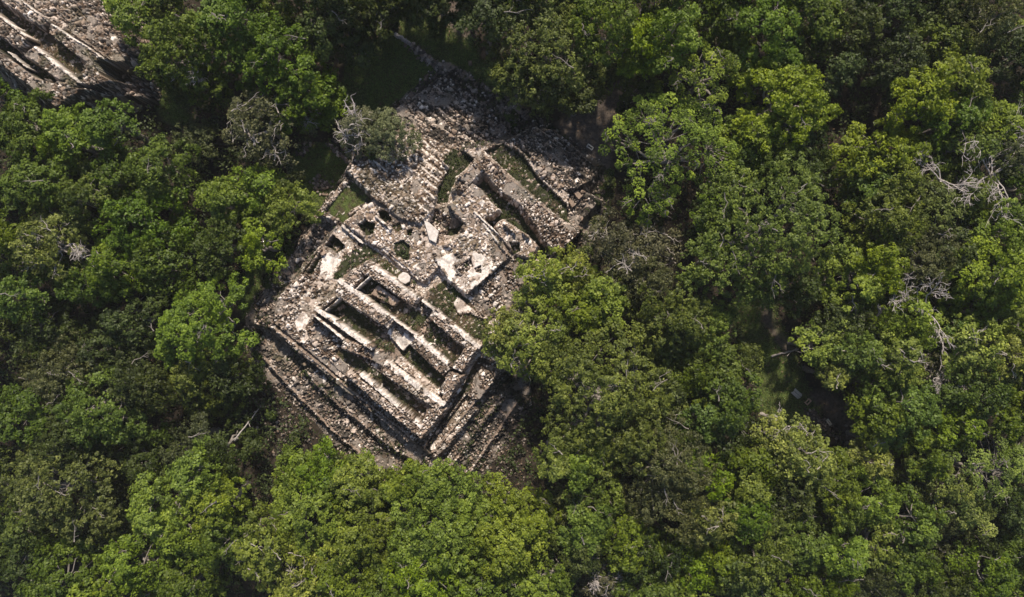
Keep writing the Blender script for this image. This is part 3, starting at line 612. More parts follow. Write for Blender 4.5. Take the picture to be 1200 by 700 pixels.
# u, v, radius(px), height(m), species[, x stretch, rotation]
T = """
148 8 34 14 V|205 48 58 15 B|262 18 46 17 B|322 62 62 16 B|388 22 44 16 D|432 6 34 15 D|352 112 42 13 B|415 45 30 13 D|305 145 54 14 S|225 92 34 12 D|295 225 40 12 V|332 240 36 12 V|262 232 36 13 B|300 285 32 11 V|22 148 44 13 B|-12 110 30 13 B|70 158 46 14 V|118 142 34 13 B|178 192 42 13 B|130 205 40 12 B|30 210 46 14 B|92 228 46 14 B|228 168 30 10 K|52 284 46 15 Y|88 330 34 13 B|8 282 32 12 B|150 262 52 15 B|185 305 50 14 B|128 318 38 12 B|250 285 34 12 D|225 442 52 13 O|268 440 34 11 D|182 452 34 11 D|150 375 42 11 D|18 345 36 12 B|40 390 42 11 D|52 442 50 13 K|112 410 44 10 D|105 485 56 14 B|24 492 44 12 B|150 452 36 11 D|68 520 44 12 D|12 620 36 13 O|22 655 46 12 D|120 548 44 10 K|60 690 50 13 B|118 640 48 11 D|222 520 34 12 K|262 528 34 11 D|226 556 40 15 V|248 596 40 15 V|178 600 44 14 V|210 632 44 15 V|258 640 36 14 B|152 668 50 14 V|215 690 40 12 B|100 708 40 12 V|165 545 32 10 D|375 568 44 15 V|420 570 40 14 V|300 650 44 14 Y|345 690 50 15 Y|415 632 50 15 V|400 690 44 14 V|478 575 34 16 V|500 568 26 15 V|525 585 40 16 V|500 680 54 16 V|560 700 44 14 B|455 700 40 14 B|640 690 44 13 V|628 612 36 13 V|690 622 42 14 V|736 640 46 14 V|700 590 36 13 O|672 590 26 11 K|720 690 40 10 S|765 700 42 12 B|772 655 36 12 D|790 552 58 16 K|810 600 40 14 K|745 590 36 13 K|680 655 36 12 D|598 388 34 13 Y|752 522 40 16 O|650 540 26 14 Y|682 552 26 14 V|642 322 38 14 Y|672 318 30 13 Y|706 352 42 15 V|682 362 34 14 V|735 300 50 14 S|768 288 38 13 S|716 278 28 12 S|765 330 36 12 K|765 245 26 10 D|800 372 46 14 O|772 390 40 13 O|836 392 40 14 O|812 440 50 14 B|846 432 38 15 B|862 472 36 15 B|826 492 38 14 B|790 420 36 12 B|876 425 22 12 O|800 520 42 13 D|862 512 36 13 D|568 20 36 15 D|640 92 34 14 D|680 108 32 14 D|606 90 28 12 D|715 24 44 18 B|752 50 38 16 V|790 34 42 17 V|850 20 46 16 B|745 100 28 12 D|905 30 50 15 B|955 18 48 15 B|1000 30 42 14 D|890 160 42 13 B|940 178 44 13 D|1010 330 48 15 V|1040 315 38 14 V|1000 375 38 13 D|935 335 34 14 D|846 250 28 14 B|1030 215 40 13 B|1092 112 44 15 V|1130 135 36 14 B|1060 70 44 13 D|1150 50 44 13 D|1160 8 44 14 K|1108 4 44 13 D|1055 12 40 13 D|1195 55 44 13 D|1132 88 40 14 V|1060 250 50 14 O|1104 245 44 15 O|1040 275 36 13 B|1090 300 50 13 K|1138 318 44 12 K|1180 150 34 15 V|1152 128 34 13 V|1135 170 34 12 B|1188 178 30 13 K|1150 225 38 13 B|1162 245 26 12 V|1196 270 40 15 V|1178 320 50 15 V|1150 350 34 13 V|1196 370 36 14 V|1124 300 34 12 D|1006 412 46 14 B|1045 380 38 14 B|960 408 26 13 Y|985 400 24 13 Y|978 440 16 11 Y|1078 378 40 14 V|1120 395 36 13 B|1060 425 38 14 Y|1048 455 38 15 B|1075 480 44 15 B|1040 488 38 14 B|1110 440 36 12 S|1150 408 44 14 Y|1192 425 40 14 Y|1160 458 44 14 B|1195 480 36 13 B|1100 500 34 11 D|1125 505 36 15 V|1140 600 36 14 P|1190 600 30 12 D|1095 540 30 12 B|1085 570 40 11 D|905 518 32 15 Y|945 535 46 16 Y|890 545 34 14 B|980 570 48 15 B|1024 545 30 14 Y|1028 520 16 12 Y|1030 592 38 14 V|985 605 44 14 B|925 585 40 14 D|955 560 30 14 Y|838 560 34 14 V|870 568 40 14 V|836 606 44 14 Y|880 605 42 14 B|850 655 46 14 V|900 650 46 15 O|870 695 50 14 O|925 690 44 14 B|945 640 38 13 B|812 665 40 13 V|800 710 40 13 V|995 655 34 14 V|1030 640 36 14 Y|980 690 42 13 B|1030 690 40 12 K|1080 612 44 12 B|1110 618 40 11 K|1072 665 46 12 B|1125 655 44 11 D|1165 640 44 11 D|1120 700 44 12 D|1168 685 40 13 B|1205 650 40 12 B|1200 705 40 12 B|182 -4 32 13 B|436 -38 60 19 D|385 -30 52 18 D|490 -52 62 19 D|548 -42 52 18 D|460 -80 60 18 D|530 -90 60 18 D|330 -30 46 16 B|580 -30 46 19 D|630 -30 50 18 B|700 -40 50 17 B|780 -40 50 17 B|860 -40 50 16 B|940 -36 46 16 B|1020 -40 46 15 B|1100 -44 46 15 B|1180 -40 46 14 D|260 -30 44 15 B|1240 40 44 14 B|1240 120 44 14 B|1240 210 44 14 B|1240 300 46 15 B|1245 390 44 14 B|1240 470 44 14 V|1245 560 44 14 V|1245 640 44 13 B|-40 150 40 13 B|-44 230 42 13 B|-40 310 42 13 B|-44 400 44 12 D|-42 480 42 12 B|-42 570 44 13 O|-42 650 44 12 B|908 268 88 19 O|828 86 44 17 P|790 166 74 17.5 P|928 118 66 15 V|985 82 24 12 D|712 468 84 18 O|632 398 58 16 Y|778 470 34 15 O|752 522 34 14 O|222 386 58 16 V|640 50 76 17 O|372 612 76 16 V|505 632 70 17 V|592 640 64 16 V|1158 560 60 16 P|1118 575 34 14 P|1048 182 54 15 V|50 580 62 15 O|1112 46 40 14 B|695 530 36 14 Y|835 262 26 13 D|348 208 11 3 H|340 292 9 2.4 H|318 330 10 2.8 H|306 452 12 3.2 H|345 515 10 2.6 H|318 486 8 2.0 H|388 540 10 2.8 H|700 262 10 2.6 H|688 292 9 2.6 H|600 138 9 2.4 H|712 215 8 2.0 H|296 395 11 3.4 H|436 182 6 1.6 H|360 256 8 2.0 H|512 -26 54 16 D|450 -20 40 14 D
"""
trees = []
for t in T.replace('\n', '').split('|'):
    a = t.split()
    if len(a) >= 5: trees.append((float(a[0]), float(a[1]), float(a[2]), float(a[3]), a[4]))
def base_z(x, y):
    for f in (F, G):
        if f.xs[0] < x < f.xs[-1] and f.ys[0] < y < f.ys[-1]:
            return max(0., float(f.height(x, y)))
    return 0.
def crown_mesh(t, R_, top, base, P0, rng):
    """lobes inside an uneven outline -> clumps -> leaves. Returns mesh, lobe centres"""
    n = max(6, int(t['ld'] * math.pi * R_ * R_)); th = rng.random() * 6.28
    ph = rng.random(4) * 6.28; am = rng.uniform(.05, .16, 4)
    outline = lambda a: 1 + sum(am[k] * np.sin((k + 2) * a + ph[k]) for k in range(4))
    pts = []
    while len(pts) < n:
        best = None; bd = -1
        for _ in range(7):
            a = rng.random() * 6.283; r = math.sqrt(rng.random())
            q = np.array((math.cos(a), math.sin(a))) * r * outline(a) * (R_ - t['lr'][0] * .75)
            d = min([np.hypot(*(q - p[:2])) for p in pts] or [9]) 
            if d > bd: bd = d; best = (q[0], q[1], r)
        pts.append(np.array(best))
    pts = np.array(pts)
    lr = rng.uniform(*t['lr'], n); lr *= np.where(pts[:, 2] > .85, .85, 1)
    lz = top - lr - t['drop'] * min(R_, 6.8) * pts[:, 2] ** 2.0 * 1.75 + rng.normal(0, .8, n)
    L = np.stack([pts[:, 0], pts[:, 1], lz], -1)
    nc = t['nc']; k = np.repeat(np.arange(n), nc)
    d = sph(len(k), rng, t['up']); d[:, 2] = np.where(d[:, 2] < -.35, -d[:, 2], d[:, 2])
    C = L[k] + d * lr[k][:, None] * np.array((1., 1., .75)) * rng.uniform(.93 if 'shell' in t else .82, 1.05, (len(k), 1))
    q_ = .8 if 'shell' in t else .5; ct = np.clip(rng.normal(.45, t['sp'] * .5, n)[k] * q_ + rng.normal(.45, t['sp'] * .75, len(k)) * (1 - q_), 0, 1)
    cr = t['cr'] * rng.uniform(.65, 1.3, len(k))
    kk = np.repeat(np.arange(len(k)), t['nl'])
    dd = sph(len(kk), rng, .35)
    Pl = C[kk] + dd * cr[kk][:, None] * rng.uniform(.45, 1.05, (len(kk), 1)) * np.array((1, 1, .8))
    Nn = dd * .55 + d[k[np.arange(len(k))]][kk] * .45 + np.array((0, 0, .35)) + rng.normal(0, .30, (len(kk), 3))
    co = leaf_quads(Pl, Nn, t['ls'], rng)
    tint = np.clip(ct[kk] + rng.normal(0, .14, len(kk)), 0, 1)
    me = mesh_np('crown', co + np.array(P0), np.arange(len(co)).reshape(-1, 4), 4); flt_attr(me, tint)
    return me, L, lr
def limbs(tb, trunk_top, L, lr, rng, P0, over, r0):
    """limbs forking from the trunk towards the lobes"""
    order = rng.permutation(len(L)); n_main = max(3, min(7, len(L) // 5))
    mains = L[order[:n_main]]
    c0 = np.array(trunk_top)
    for q in mains:
        e = q + np.array((0, 0, -.3)); tb.add(wig(c0, e, 6, .25, rng, -.5) + P0, np.linspace(r0 * .7, .05, 6), 5)
    for i in order[n_main:]:
        d = np.linalg.norm(mains - L[i], axis=1); m = mains[d.argmin()]; st = c0 + (m - c0) * .6
        tb.add(wig(st, L[i], 5, .22, rng) + P0, np.linspace(.10, .03, 5), 4)
    # bare twigs breaking through the leaves
    nt = int(over * len(L))
    for i in rng.integers(0, len(L), nt):
        a = rng.random() * 6.283; b = L[i] + np.array((math.cos(a), math.sin(a), .0)) * lr[i] * rng.uniform(.5, 1.1) + np.array((0, 0, lr[i] * rng.uniform(.7, 1.0)))
        s0 = L[i] + np.array((-math.cos(a) * lr[i] * .6, -math.sin(a) * lr[i] * .6, lr[i] * .75))
        pth = wig(s0, b, 6, .16, rng); tb.add(pth + P0, np.linspace(.085, .025, 6), 4)
        for _ in range(3):
            j = rng.integers(1, 5); a2 = a + rng.uniform(-1.2, 1.2); e = pth[j] + np.array((math.cos(a2), math.sin(a2), rng.uniform(0, .5))) * rng.uniform(.5, 1.1)
            tb.add(wig(pth[j], e, 4, .08, rng) + P0, np.linspace(.04, .014, 4), 4)
ZONES = [  # name, test
 ('above left of the main ruin', lambda u, v: u < 470 and v < 130 and u > 120), ('just below the corner ruin', lambda u, v: u < 230 and v < 240),
 ("beside the ruin's left flank", lambda u, v: 230 <= u < 345 and v < 470), ('along the left edge', lambda u, v: u < 100 and v < 500),
 ('left of the main ruin', lambda u, v: u < 345 and v < 480), ('in the lower left corner', lambda u, v: u < 135 and v >= 480),
 ('below left of the ruin', lambda u, v: u < 290), ("below the ruin's lower tip", lambda u, v: u < 665 and v > 550),
 ("hugging the ruin's right side", lambda u, v: u < 700 and 300 < v <= 560), ('above the upper right stairway', lambda u, v: u < 760 and v < 160),
 ('right of the stairway bench', lambda u, v: u < 870 and v < 215), ('between ruin and bench clearing', lambda u, v: u < 890 and 215 <= v < 540),
 ('in the lower middle right', lambda u, v: u < 900 and v >= 540), ('at the top centre right', lambda u, v: u < 1030 and v < 200),
 ('above the bench clearing', lambda u, v: u < 1030 and v < 395), ('in the upper right corner', lambda u, v: v < 160),
 ('near the biggest bare tree', lambda u, v: v < 375), ('right of the bench clearing', lambda u, v: v < 515 and u > 950),
 ('below the bench clearing', lambda u, v: u < 1060 and v < 615), ('in the lower right corner', lambda u, v: True)]
def zone(u, v):
    for i, (n, f) in enumerate(ZONES):
        if f(u, v): return n
ORD = ['', 'second', 'third', 'fourth', 'fifth', 'sixth', 'seventh', 'eighth', 'ninth', 'tenth', 'eleventh', 'twelfth', 'thirteenth', 'fourteenth', 'fifteenth', 'sixteenth']
groups = {}; labels_off = {}
def off(t): return t[0] < -t[2] * .3 or t[0] > 1200 + t[2] * .3 or t[1] < -t[2] * .3 or t[1] > 700 + t[2] * .3
for i, t in enumerate(trees):
    if off(t): labels_off[i] = 'broadleaf tree standing just beyond the ' + ('top' if t[1] < 0 else 'left' if t[0] < 0 else 'right' if t[0] > 1200 else 'bottom') + ' edge of the picture'
    else: groups.setdefault((zone(t[0], t[1]), SP[t[4]]['look']), []).append(i)
labels = dict(labels_off)
for (z, lk), ids in groups.items():
    ids.sort(key=lambda i: trees[i][1]); noun = '' if 'tree' in lk else ' shrub' if 'leafy' in lk else ' tree'
    plural = lk.replace('green tree of rounded puffs', 'rounded puffy green trees') + (noun + 's' if noun else '')
    for k, i in enumerate(ids):
        if len(ids) == 1: labels[i] = f'{lk}{noun} {z}'
        elif k == 0: labels[i] = f'uppermost of the {plural} {z}'
        elif k == len(ids) - 1: labels[i] = f'lowest of the {plural} {z}'
        else: labels[i] = f'{ORD[k]} from top of the {plural} {z}'
KIND = {'P': 'puffy_crowned_tree', 'S': 'twiggy_tree', 'K': 'feathery_tree', 'O': 'olive_green_tree', 'H': 'shrub'}
TC = []
for i, (u, v, r, h, sp) in enumerate(trees):
    rng = np.random.default_rng(1000 + i); t = SP[sp]; h = h + rng.uniform(-2.2, 1.6) if sp != 'H' else h + base_z(*W(u, v, 1.5)); zc = h - (2.0 if sp != 'H' else .8)
    x, y = W(u, v, zc); R_ = r * S * (H - zc) / H * (.96 if r < 50 else 1.03); bz = base_z(x, y)
    tree = bpy.data.objects.new(KIND.get(sp, 'broadleaf_tree'), None); COL.objects.link(tree); tree.location = (x, y, bz)
    tag(tree, labels[i], 'shrub' if sp == 'H' else 'tree', 'shrubs creeping up to the ruin' if sp == 'H' else 'forest trees around the ruins')
    top = h - bz
    me, L, lr = crown_mesh(t, R_, top, 0, (0, 0, 0), rng)
    cr = link('crown', me, M_LEAF, tree)
    hh, ss, vv = colorsys.rgb_to_hsv(*t['c']); k = rng.uniform(.85, 1.15)
    c = colorsys.hsv_to_rgb(hh + rng.uniform(-.015, .012), min(1, ss * rng.uniform(.92, 1.05)), vv * k); cr.color = (*c, 1)
    tt = Tubes(); fork = top * .5; tilt = rng.normal(0, .5, 2)
    tr = .028 * h * rng.uniform(.8, 1.2)
    tt.add(wig((0, 0, -.4), (tilt[0], tilt[1], fork), 6, .12, rng), np.linspace(tr * 1.35, tr * .75, 6), 8 if False else 5); tt.build('trunk', M_BARK, tree)
    lb = Tubes(); limbs(lb, (tilt[0], tilt[1], fork), L, lr, rng, np.zeros(3), t['tw'], tr); lb.build('limbs', M_TWIG if sp in 'SY' else M_BARK, tree)
    TC.append((x, y, R_))

# the round grey-olive tree standing on the stairway, and its half-dead neighbour
def special(u, v, r, h, pr, name, label, col, dead):
    rng = np.random.default_rng(int(u)); zc = h - 1.; x, y = W(u, v, zc); R_ = r * S * (H - zc) / H; bz = base_z(x, y)
    tree = bpy.data.objects.new(name, None); COL.objects.link(tree); tree.location = (x, y, bz); tag(tree, label, 'tree')
    me, L, lr = crown_mesh(pr, R_, h - bz, 0, (0, 0, 0), rng); cr = link('crown', me, M_LEAF, tree); cr.color = (*col, 1)
    tt = Tubes(); tt.add(wig((0, 0, -.3), (.1, .1, (h - bz) * .4), 5, .08, rng), np.linspace(.3, .2, 5), 5); tt.build('trunk', M_DEAD if dead else M_BARK, tree)
    lb = Tubes(); limbs(lb, (.1, .1, (h - bz) * .4), L, lr, rng, np.zeros(3), pr['tw'], .2)
    if dead:
        for (du, dv) in ((-6, -30), (-14, -26), (2, 12), (8, -8), (-16, 8)):
            e = np.array(((du + 2) * S, -dv * S, h - bz + .3)); s0 = np.array((.3, .2, (h - bz) * .75)); m = (s0 + e) / 2 + np.array((0, 0, .9))
            p = np.concatenate([wig(s0, m, 4, .12, rng), wig(m, e, 5, .15, rng)[1:]]); lb.add(p, np.linspace(.12, .03, 8), 5)
            for _ in range(6):
                j = rng.integers(3, 8); a = rng.random() * 6.28; lb.add(wig(p[j], p[j] + np.array((math.cos(a), math.sin(a), .2)) * rng.uniform(.5, 1.3), 4, .1, rng), np.linspace(.04, .014, 4), 4)
    lb.build('limbs', M_DEAD if dead else M_BARK, tree)
RT = dict(lr=(.9, 1.3), ld=.75, nc=16, cr=.34, nl=22, ls=.22, drop=.5, tw=.1, sp=.34, up=.6)
special(454, 154, 32, 11.5, RT, 'round_tree', 'compact round grey-olive tree on the left edge of the broad rubble stairway', (.125, .140, .062), False)
special(418, 149, 27, 10.5, dict(RT, ld=.8, nl=22, tw=1.2), 'half_dead_tree', 'half-bare tree with bleached pinkish branches beside the round grey-olive tree', (.135, .140, .068), True)

# bare dead trees
def dead_tree(u, v, h, spread, seed, label, dirs=None, grp=None):
    rng = np.random.default_rng(seed); x, y = W(u, v, h - 2)
    tree = bpy.data.objects.new('dead_tree', None); COL.objects.link(tree); tree.location = (x, y, 0); tag(tree, label, 'dead tree', grp)
    fork = h * .62
    tt = Tubes(); tt.add(wig((0, 0, -.3), (0, 0, fork), 6, .12, rng), np.linspace(.42, .27, 6), 5); tt.build('trunk', M_DEAD, tree)
    lb = Tubes()
    def grow(p, d, length, r, depth):
        n = 6; pts = [np.array(p)]; d = np.array(d, float)
        for k in range(n):
            d = d + rng.normal(0, .22, 3); d[2] = d[2] * .8 + .06; d /= np.linalg.norm(d); pts.append(pts[-1] + d * length / n)
        lb.add(np.array(pts), np.linspace(r, r * .45, n + 1), 5)
        if depth == 0: return
        for k in range(4 if depth > 1 else 3):
            j = rng.integers(2, n + 1); a = rng.uniform(-1.1, 1.1); c, s_ = math.cos(a), math.sin(a)
            nd = np.array((d[0] * c - d[1] * s_, d[0] * s_ + d[1] * c, d[2] + rng.uniform(-.1, .35)))
            grow(pts[j], nd, length * rng.uniform(.4, .7), max(r * .5, .03), depth - 1)
    for a in (dirs or np.arange(5) * 1.257 + rng.random()):
        a = math.radians(a) if dirs else a
        grow((0, 0, fork - rng.random()), (math.cos(a), math.sin(a), .45), spread * rng.uniform(.8, 1.15), .12, 3)
    lb.build('limbs', M_DEAD, tree)
g_ = 'bare dead trees in the forest'
dead_tree(1194, 198, 17.5, 5.0, 3, 'largest bare bleached tree at the right edge with wide white branches', [20, 60, 100, 150, 200, -30, -60])
dead_tree(1106, 366, 17, 4.2, 4, 'bare white forked tree with fine twigs in the right middle', [130, 90, 170, -20, -60])
dead_tree(1092, 415, 14, 1.8, 5, 'small bare twisted branch below the white forked tree', [80, -100, 40])
dead_tree(1128, 458, 15, 2.4, 6, 'small bare grey treetop left of the pale yellow-green trees', [100, 60, 160, 0, -80])
dead_tree(1042, 378, 15, 1.7, 7, 'small pale bare treetop left of the white forked tree', [100, 60, -70])
dead_tree(716, 692, 12, 2.2, 8, 'grey bare treetop at the bottom edge of the forest', [90, 140, 40, 0, 180])
dead_tree(210, 70, 15.5, 2.6, 9, 'pale bare branches in the green crowns right of the corner ruin', [60, 10, -30, 200])
dead_tree(50, 290, 15.8, 3.4, 10, 'long bare limb running across the crown at the left edge', [-10, 10, 120, 150])
dead_tree(1125, 205, 16, 3.2, 12, 'thin bare fan of twigs left of the largest bleached tree', [110, 150, -20, -40])
dead_tree(935, 506, 15.6, 2.8, 13, 'bare pale branch lying across the crown below the benches', [175, -10, -85])

# leaning bare trunk, fallen logs
def log(name, label, a, b, z0, z1, r0, r1, seed, dead=True):
    rng = np.random.default_rng(seed); pa = np.array((*W(*a, z0), z0)); pb = np.array((*W(*b, z1), z1))
    tb = Tubes(); tb.add(wig(pa, pb, 9, .07, rng), np.linspace(r0, r1, 9), 5)
    for _ in range(3):
        t = rng.uniform(.4, .9); p = pa + (pb - pa) * t; d = rng.normal(0, .5, 3); d[2] = abs(d[2]); tb.add(wig(p, p + d, 3, .03, rng), np.linspace(.07, .03, 3), 5)
    o = tb.build(name, M_DEAD, None); tag(o, label, 'tree trunk' if 'trunk' in name else 'log')
log('leaning_trunk', 'thin bare trunk leaning towards the left foot of the main ruin', (275, 516), (306, 476), 9, 1.2, .11, .06, 1)
log('fallen_log', 'slim fallen log lying across the clearing above the benches', (904, 418), (936, 409), .3, .4, .17, .10, 2)
log('fallen_log', 'thick log at the upper end of the low wall on the lawn', (463, 40), (481, 52), .4, .9, .34, .28, 3)

# ------------------------------------------------------------------ low stone rows and stone heaps on the ground
def stones(name, label, cat, pts, n, size, spread, hmax, seed, tone=.9):
    rng = np.random.default_rng(seed); co = []; fs = []; cc = []; base = 0
    ico = [(-1, -1, -1), (1, -1, -1), (1, 1, -1), (-1, 1, -1), (-1, -1, 1), (1, -1, 1), (1, 1, 1), (-1, 1, 1)]; ico = np.array(ico, float) * .5
    fq = np.array([(0, 3, 2, 1), (4, 5, 6, 7), (0, 1, 5, 4), (1, 2, 6, 5), (2, 3, 7, 6), (3, 0, 4, 7)])
    pts = np.array([W(u, v, .5) for u, v in pts]); seg = np.diff(pts, axis=0); ln = np.hypot(seg[:, 0], seg[:, 1]); cum = np.concatenate([[0], np.cumsum(ln)])
    for _ in range(n):
        t = rng.random() * cum[-1]; i = min(np.searchsorted(cum, t) - 1, len(seg) - 1); i = max(i, 0); p = pts[i] + seg[i] * ((t - cum[i]) / ln[i])
        off = rng.normal(0, spread, 2); s = size * rng.uniform(.5, 1.5) * np.array((1, rng.uniform(.6, 1), rng.uniform(.4, .8)))
        v = ico * rng.uniform(.7, 1.15, ico.shape); v[4:, :2] *= .82
        v = v * s; a = rng.normal(0, .25, 2); rz = rng.random() * 6.28
        Rz = np.array([[math.cos(rz), -math.sin(rz), 0], [math.sin(rz), math.cos(rz), 0], [0, 0, 1]]); Rx = np.array([[1, 0, 0], [0, math.cos(a[0]), -math.sin(a[0])], [0, math.sin(a[0]), math.cos(a[0])]])
        v = v @ Rx.T @ Rz.T; z = max(0, hmax * (1 - np.hypot(*off) / (2 * spread + 1e-6))) * rng.random() + s[2] * .3
        co.append(v + np.array((p[0] + off[0], p[1] + off[1], z))); fs.append(fq + base); base += 8
        c = [PAL['light'], PAL['tan'], PAL['grey'], PAL['grey']][rng.integers(0, 4)] * rng.uniform(.7, 1.2) * tone; cc.append(np.repeat(c[None], 8, 0))
    me = mesh_np(name, np.concatenate(co), np.concatenate(fs), 4); col_attr(me, np.concatenate(cc)); o = link(name, me, M_STONE); tag(o, label, cat, kind='stuff' if name == 'scattered_stones' else None)
stones('low_stone_wall', 'low crumbling stone wall leading across the lawn to the stair foot', 'wall', [(480, 52), (500, 68), (522, 82)], 150, .42, .35, .8, 1)
stones('low_stone_wall', 'short stone row on the shaded lawn below the half-bare tree', 'wall', [(382, 167), (402, 184), (422, 203)], 90, .36, .16, .4, 2, 1.2)
stones('low_stone_wall', 'second stone row between the short row and the round tree', 'wall', [(390, 162), (408, 178), (430, 196)], 120, .34, .2, .3, 3)
stones('stone_heap', 'small brownish stone heap on the grass left of the grass court', 'stone heap', [(370, 212), (384, 222)], 60, .4, .7, .4, 4)
stones('scattered_stones', 'line of broken stones under the trees left of the stone rows', 'stone heap', [(350, 182), (362, 166)], 26, .4, .3, .2, 5)
stones('stone_heap', 'dark long mound of stones beside the clearing benches', 'stone heap', [(948, 484), (958, 494), (970, 504)], 160, .38, .5, .7, 6, .8)
stones('scattered_stones', 'scattered stones at the dark gap below the mound', 'stone heap', [(980, 512), (1000, 520)], 50, .35, .9, .2, 7, .6)
stones('scattered_stones', 'scattered stones on the bare soil below the lower tip of the ruin', 'stone heap', [(560, 575), (590, 560), (605, 520), (612, 500)], 260, .3, 1.6, .1, 8, .6)
stones('scattered_stones', 'rubble scatter in the shade at the left foot of the ruin', 'stone heap', [(300, 470), (330, 500), (350, 530)], 330, .34, 1.8, .2, 9, .7)
stones('single_stone', 'single pale boulder under the trees above the stairway', 'boulder', [(550, 72), (551, 73)], 1, 1.1, .05, .1, 10)
stones('stone_heap', 'pale fallen stones along the upper right foot of the stairway', 'stone heap', [(585, 128), (600, 138)], 150, .36, .5, .3, 11)

# ------------------------------------------------------------------ slabs standing on the ruin
def prism(name, label, cat, poly, z, th, mat, tilt=0.):
    P = [W(u, v, z) for u, v in poly]; n = len(P); c = np.mean(P, 0); rng = np.random.default_rng(int(z * 10))
    top = []; 
    for s_, zz in ((1., -th), (1., 0), (.93, .05)):
        for i, p in enumerate(P):
            q = c + (np.array(p) - c) * s_; top.append((q[0], q[1], z + zz + tilt * ((p[0] - c[0]) * .8 + (p[1] - c[1]) * .6)))
    f = [tuple(range(2 * n, 3 * n))[::-1]] + [(k * n + i, k * n + (i + 1) % n, (k + 1) * n + (i + 1) % n, (k + 1) * n + i) for k in (0, 1) for i in range(n)] + [tuple(range(n))]
    me = bpy.data.meshes.new(name); me.from_pydata(top, [], f); me.update()
    import bmesh
    bm = bmesh.new(); bm.from_mesh(me); bmesh.ops.recalc_face_normals(bm, faces=bm.faces); bm.to_mesh(me); bm.free()
    o = link(name, me, mat); tag(o, label, cat); return o
M_SLAB = mat_bark('pale_plaster_slab', (.44, .39, .34), (.62, .57, .52), 3.)
prism('altar_stone', 'pale rounded flat stone lying on the weedy walk above the long rooms', 'flat stone', [(467, 323), (472, 319), (477, 320), (481, 325), (480, 330), (475, 333), (470, 331), (466, 327)], 6.1, .9, M_SLAB)
prism('tilted_slab', 'large smooth white slab tilted over the dark sunken court', 'stone slab', [(497, 259), (503, 261), (514, 271), (511, 285), (503, 281), (500, 270)], 6.7, .35, M_SLAB, tilt=-.12)

# ------------------------------------------------------------------ benches in the clearings
def boxes(items):
    co = []; f = []; n = 0
    fq = [(0, 3, 2, 1), (4, 5, 6, 7), (0, 1, 5, 4), (1, 2, 6, 5), (2, 3, 7, 6), (3, 0, 4, 7)]
    for (x, y, z, sx, sy, sz) in items:
        for dz in (-1, 1):
            for dx, dy in ((-1, -1), (1, -1), (1, 1), (-1, 1)): co.append((x + dx * sx / 2, y + dy * sy / 2, z + dz * sz / 2))
        f += [tuple(n + i for i in q) for q in fq]; n += 8
    return np.array(co), np.array(f)
def bench(u, v, rot, L_, Wd, label, mat, table=False):
    x, y = W(u, v, .5); o = bpy.data.objects.new('picnic_table' if table else 'bench', None); COL.objects.link(o); o.location = (x, y, .05); o.rotation_euler = (0, 0, math.radians(rot))
    tag(o, label, 'picnic table' if table else 'bench')
    zt = .74 if table else .46
    if table:
        c, f = boxes([(0, s_ * .16, zt, L_, .26, .05) for s_ in (-1, 1)]); link('table_top', mesh_np('table_top', c, f, 4), mat, o)
        for s_ in (-1, 1):
            c, f = boxes([(0, s_ * (Wd / 2 - .14), .45, L_, .26, .05)]); link('seat', mesh_np('seat', c, f, 4), mat, o)
        for s_ in (-1, 1):
            c, f = boxes([(s_ * (L_ / 2 - .2), 0, .41, .08, Wd - .1, .06), (s_ * (L_ / 2 - .2), .2, .35, .07, .07, .7), (s_ * (L_ / 2 - .2), -.2, .35, .07, .07, .7)]); link('leg', mesh_np('leg', c, f, 4), mat, o)
    else:
        c, f = boxes([(0, s_ * (Wd / 2 - .09), zt, L_, .17, .05) for s_ in (-1, 1)] + [(s_ * (L_ / 2 - .08), 0, zt, .16, Wd - .36, .05) for s_ in (-1, 1)] + ([(0, 0, zt, L_ - .34, .1, .04)] if Wd > .75 else []))
        link('seat', mesh_np('seat', c, f, 4), mat, o)
        for sx in (-1, 1):
            for sy in (-1, 1):
                c, f = boxes([(sx * (L_ / 2 - .12), sy * (Wd / 2 - .1), .22, .09, .09, .44)]); link('leg', mesh_np('leg', c, f, 4), mat, o)
bench(933.5, 461.5, -42, 1.35, .95, 'larger pale plank picnic table on the dark lawn of the clearing', M_WOOD, True)
bench(947, 471, 45, .95, .6, 'small tan bench just below right of the picnic table', M_WOOD2)
bench(971.5, 495, -55, 1.0, .45, 'narrow grey frame bench beside the stone mound', M_WOOD)
bench(691.5, 172.5, -35, 1.05, .55, 'pale frame bench on the bare ground above right of the ruin', M_WOOD)

# ------------------------------------------------------------------ undergrowth
rng = np.random.default_rng(77)
n = 17000; x = rng.uniform(-92, 92, n); y = rng.uniform(-62, 62, n)
open_ = np.full(n, 9.)
for P in LAWNS + PATHS: open_ = np.minimum(open_, sdf([W(u, v) for u, v in P], x, y))
keep = open_ > .8
def inside_ruin(x, y):
    m = np.zeros(len(x), bool)
    for f in (F, G):
        w = (x > f.xs[0]) & (x < f.xs[-1]) & (y > f.ys[0]) & (y < f.ys[-1])
        i = np.clip(np.searchsorted(f.xs, x), 0, len(f.xs) - 1); j = np.clip(np.searchsorted(f.ys, y), 0, len(f.ys) - 1)
        m |= w & (f.lab[j, i] >= 0)
    return m
keep &= ~inside_ruin(x, y) & (fbm(x, y, 9, 300) > -.35)
x = x[keep]; y = y[keep]; hs = rng.uniform(.3, 2.6, len(x)) ** 1.2; nl = 16
k = np.repeat(np.arange(len(x)), nl); d = sph(len(k), rng, .5); rr = .3 + .35 * hs[k]
P = np.stack([x[k], y[k], hs[k]], -1) + d * rr[:, None] * np.array((1, 1, .7))
co = leaf_quads(P, d * .5 + np.array((0, 0, .5)) + rng.normal(0, .4, d.shape), .42, rng)
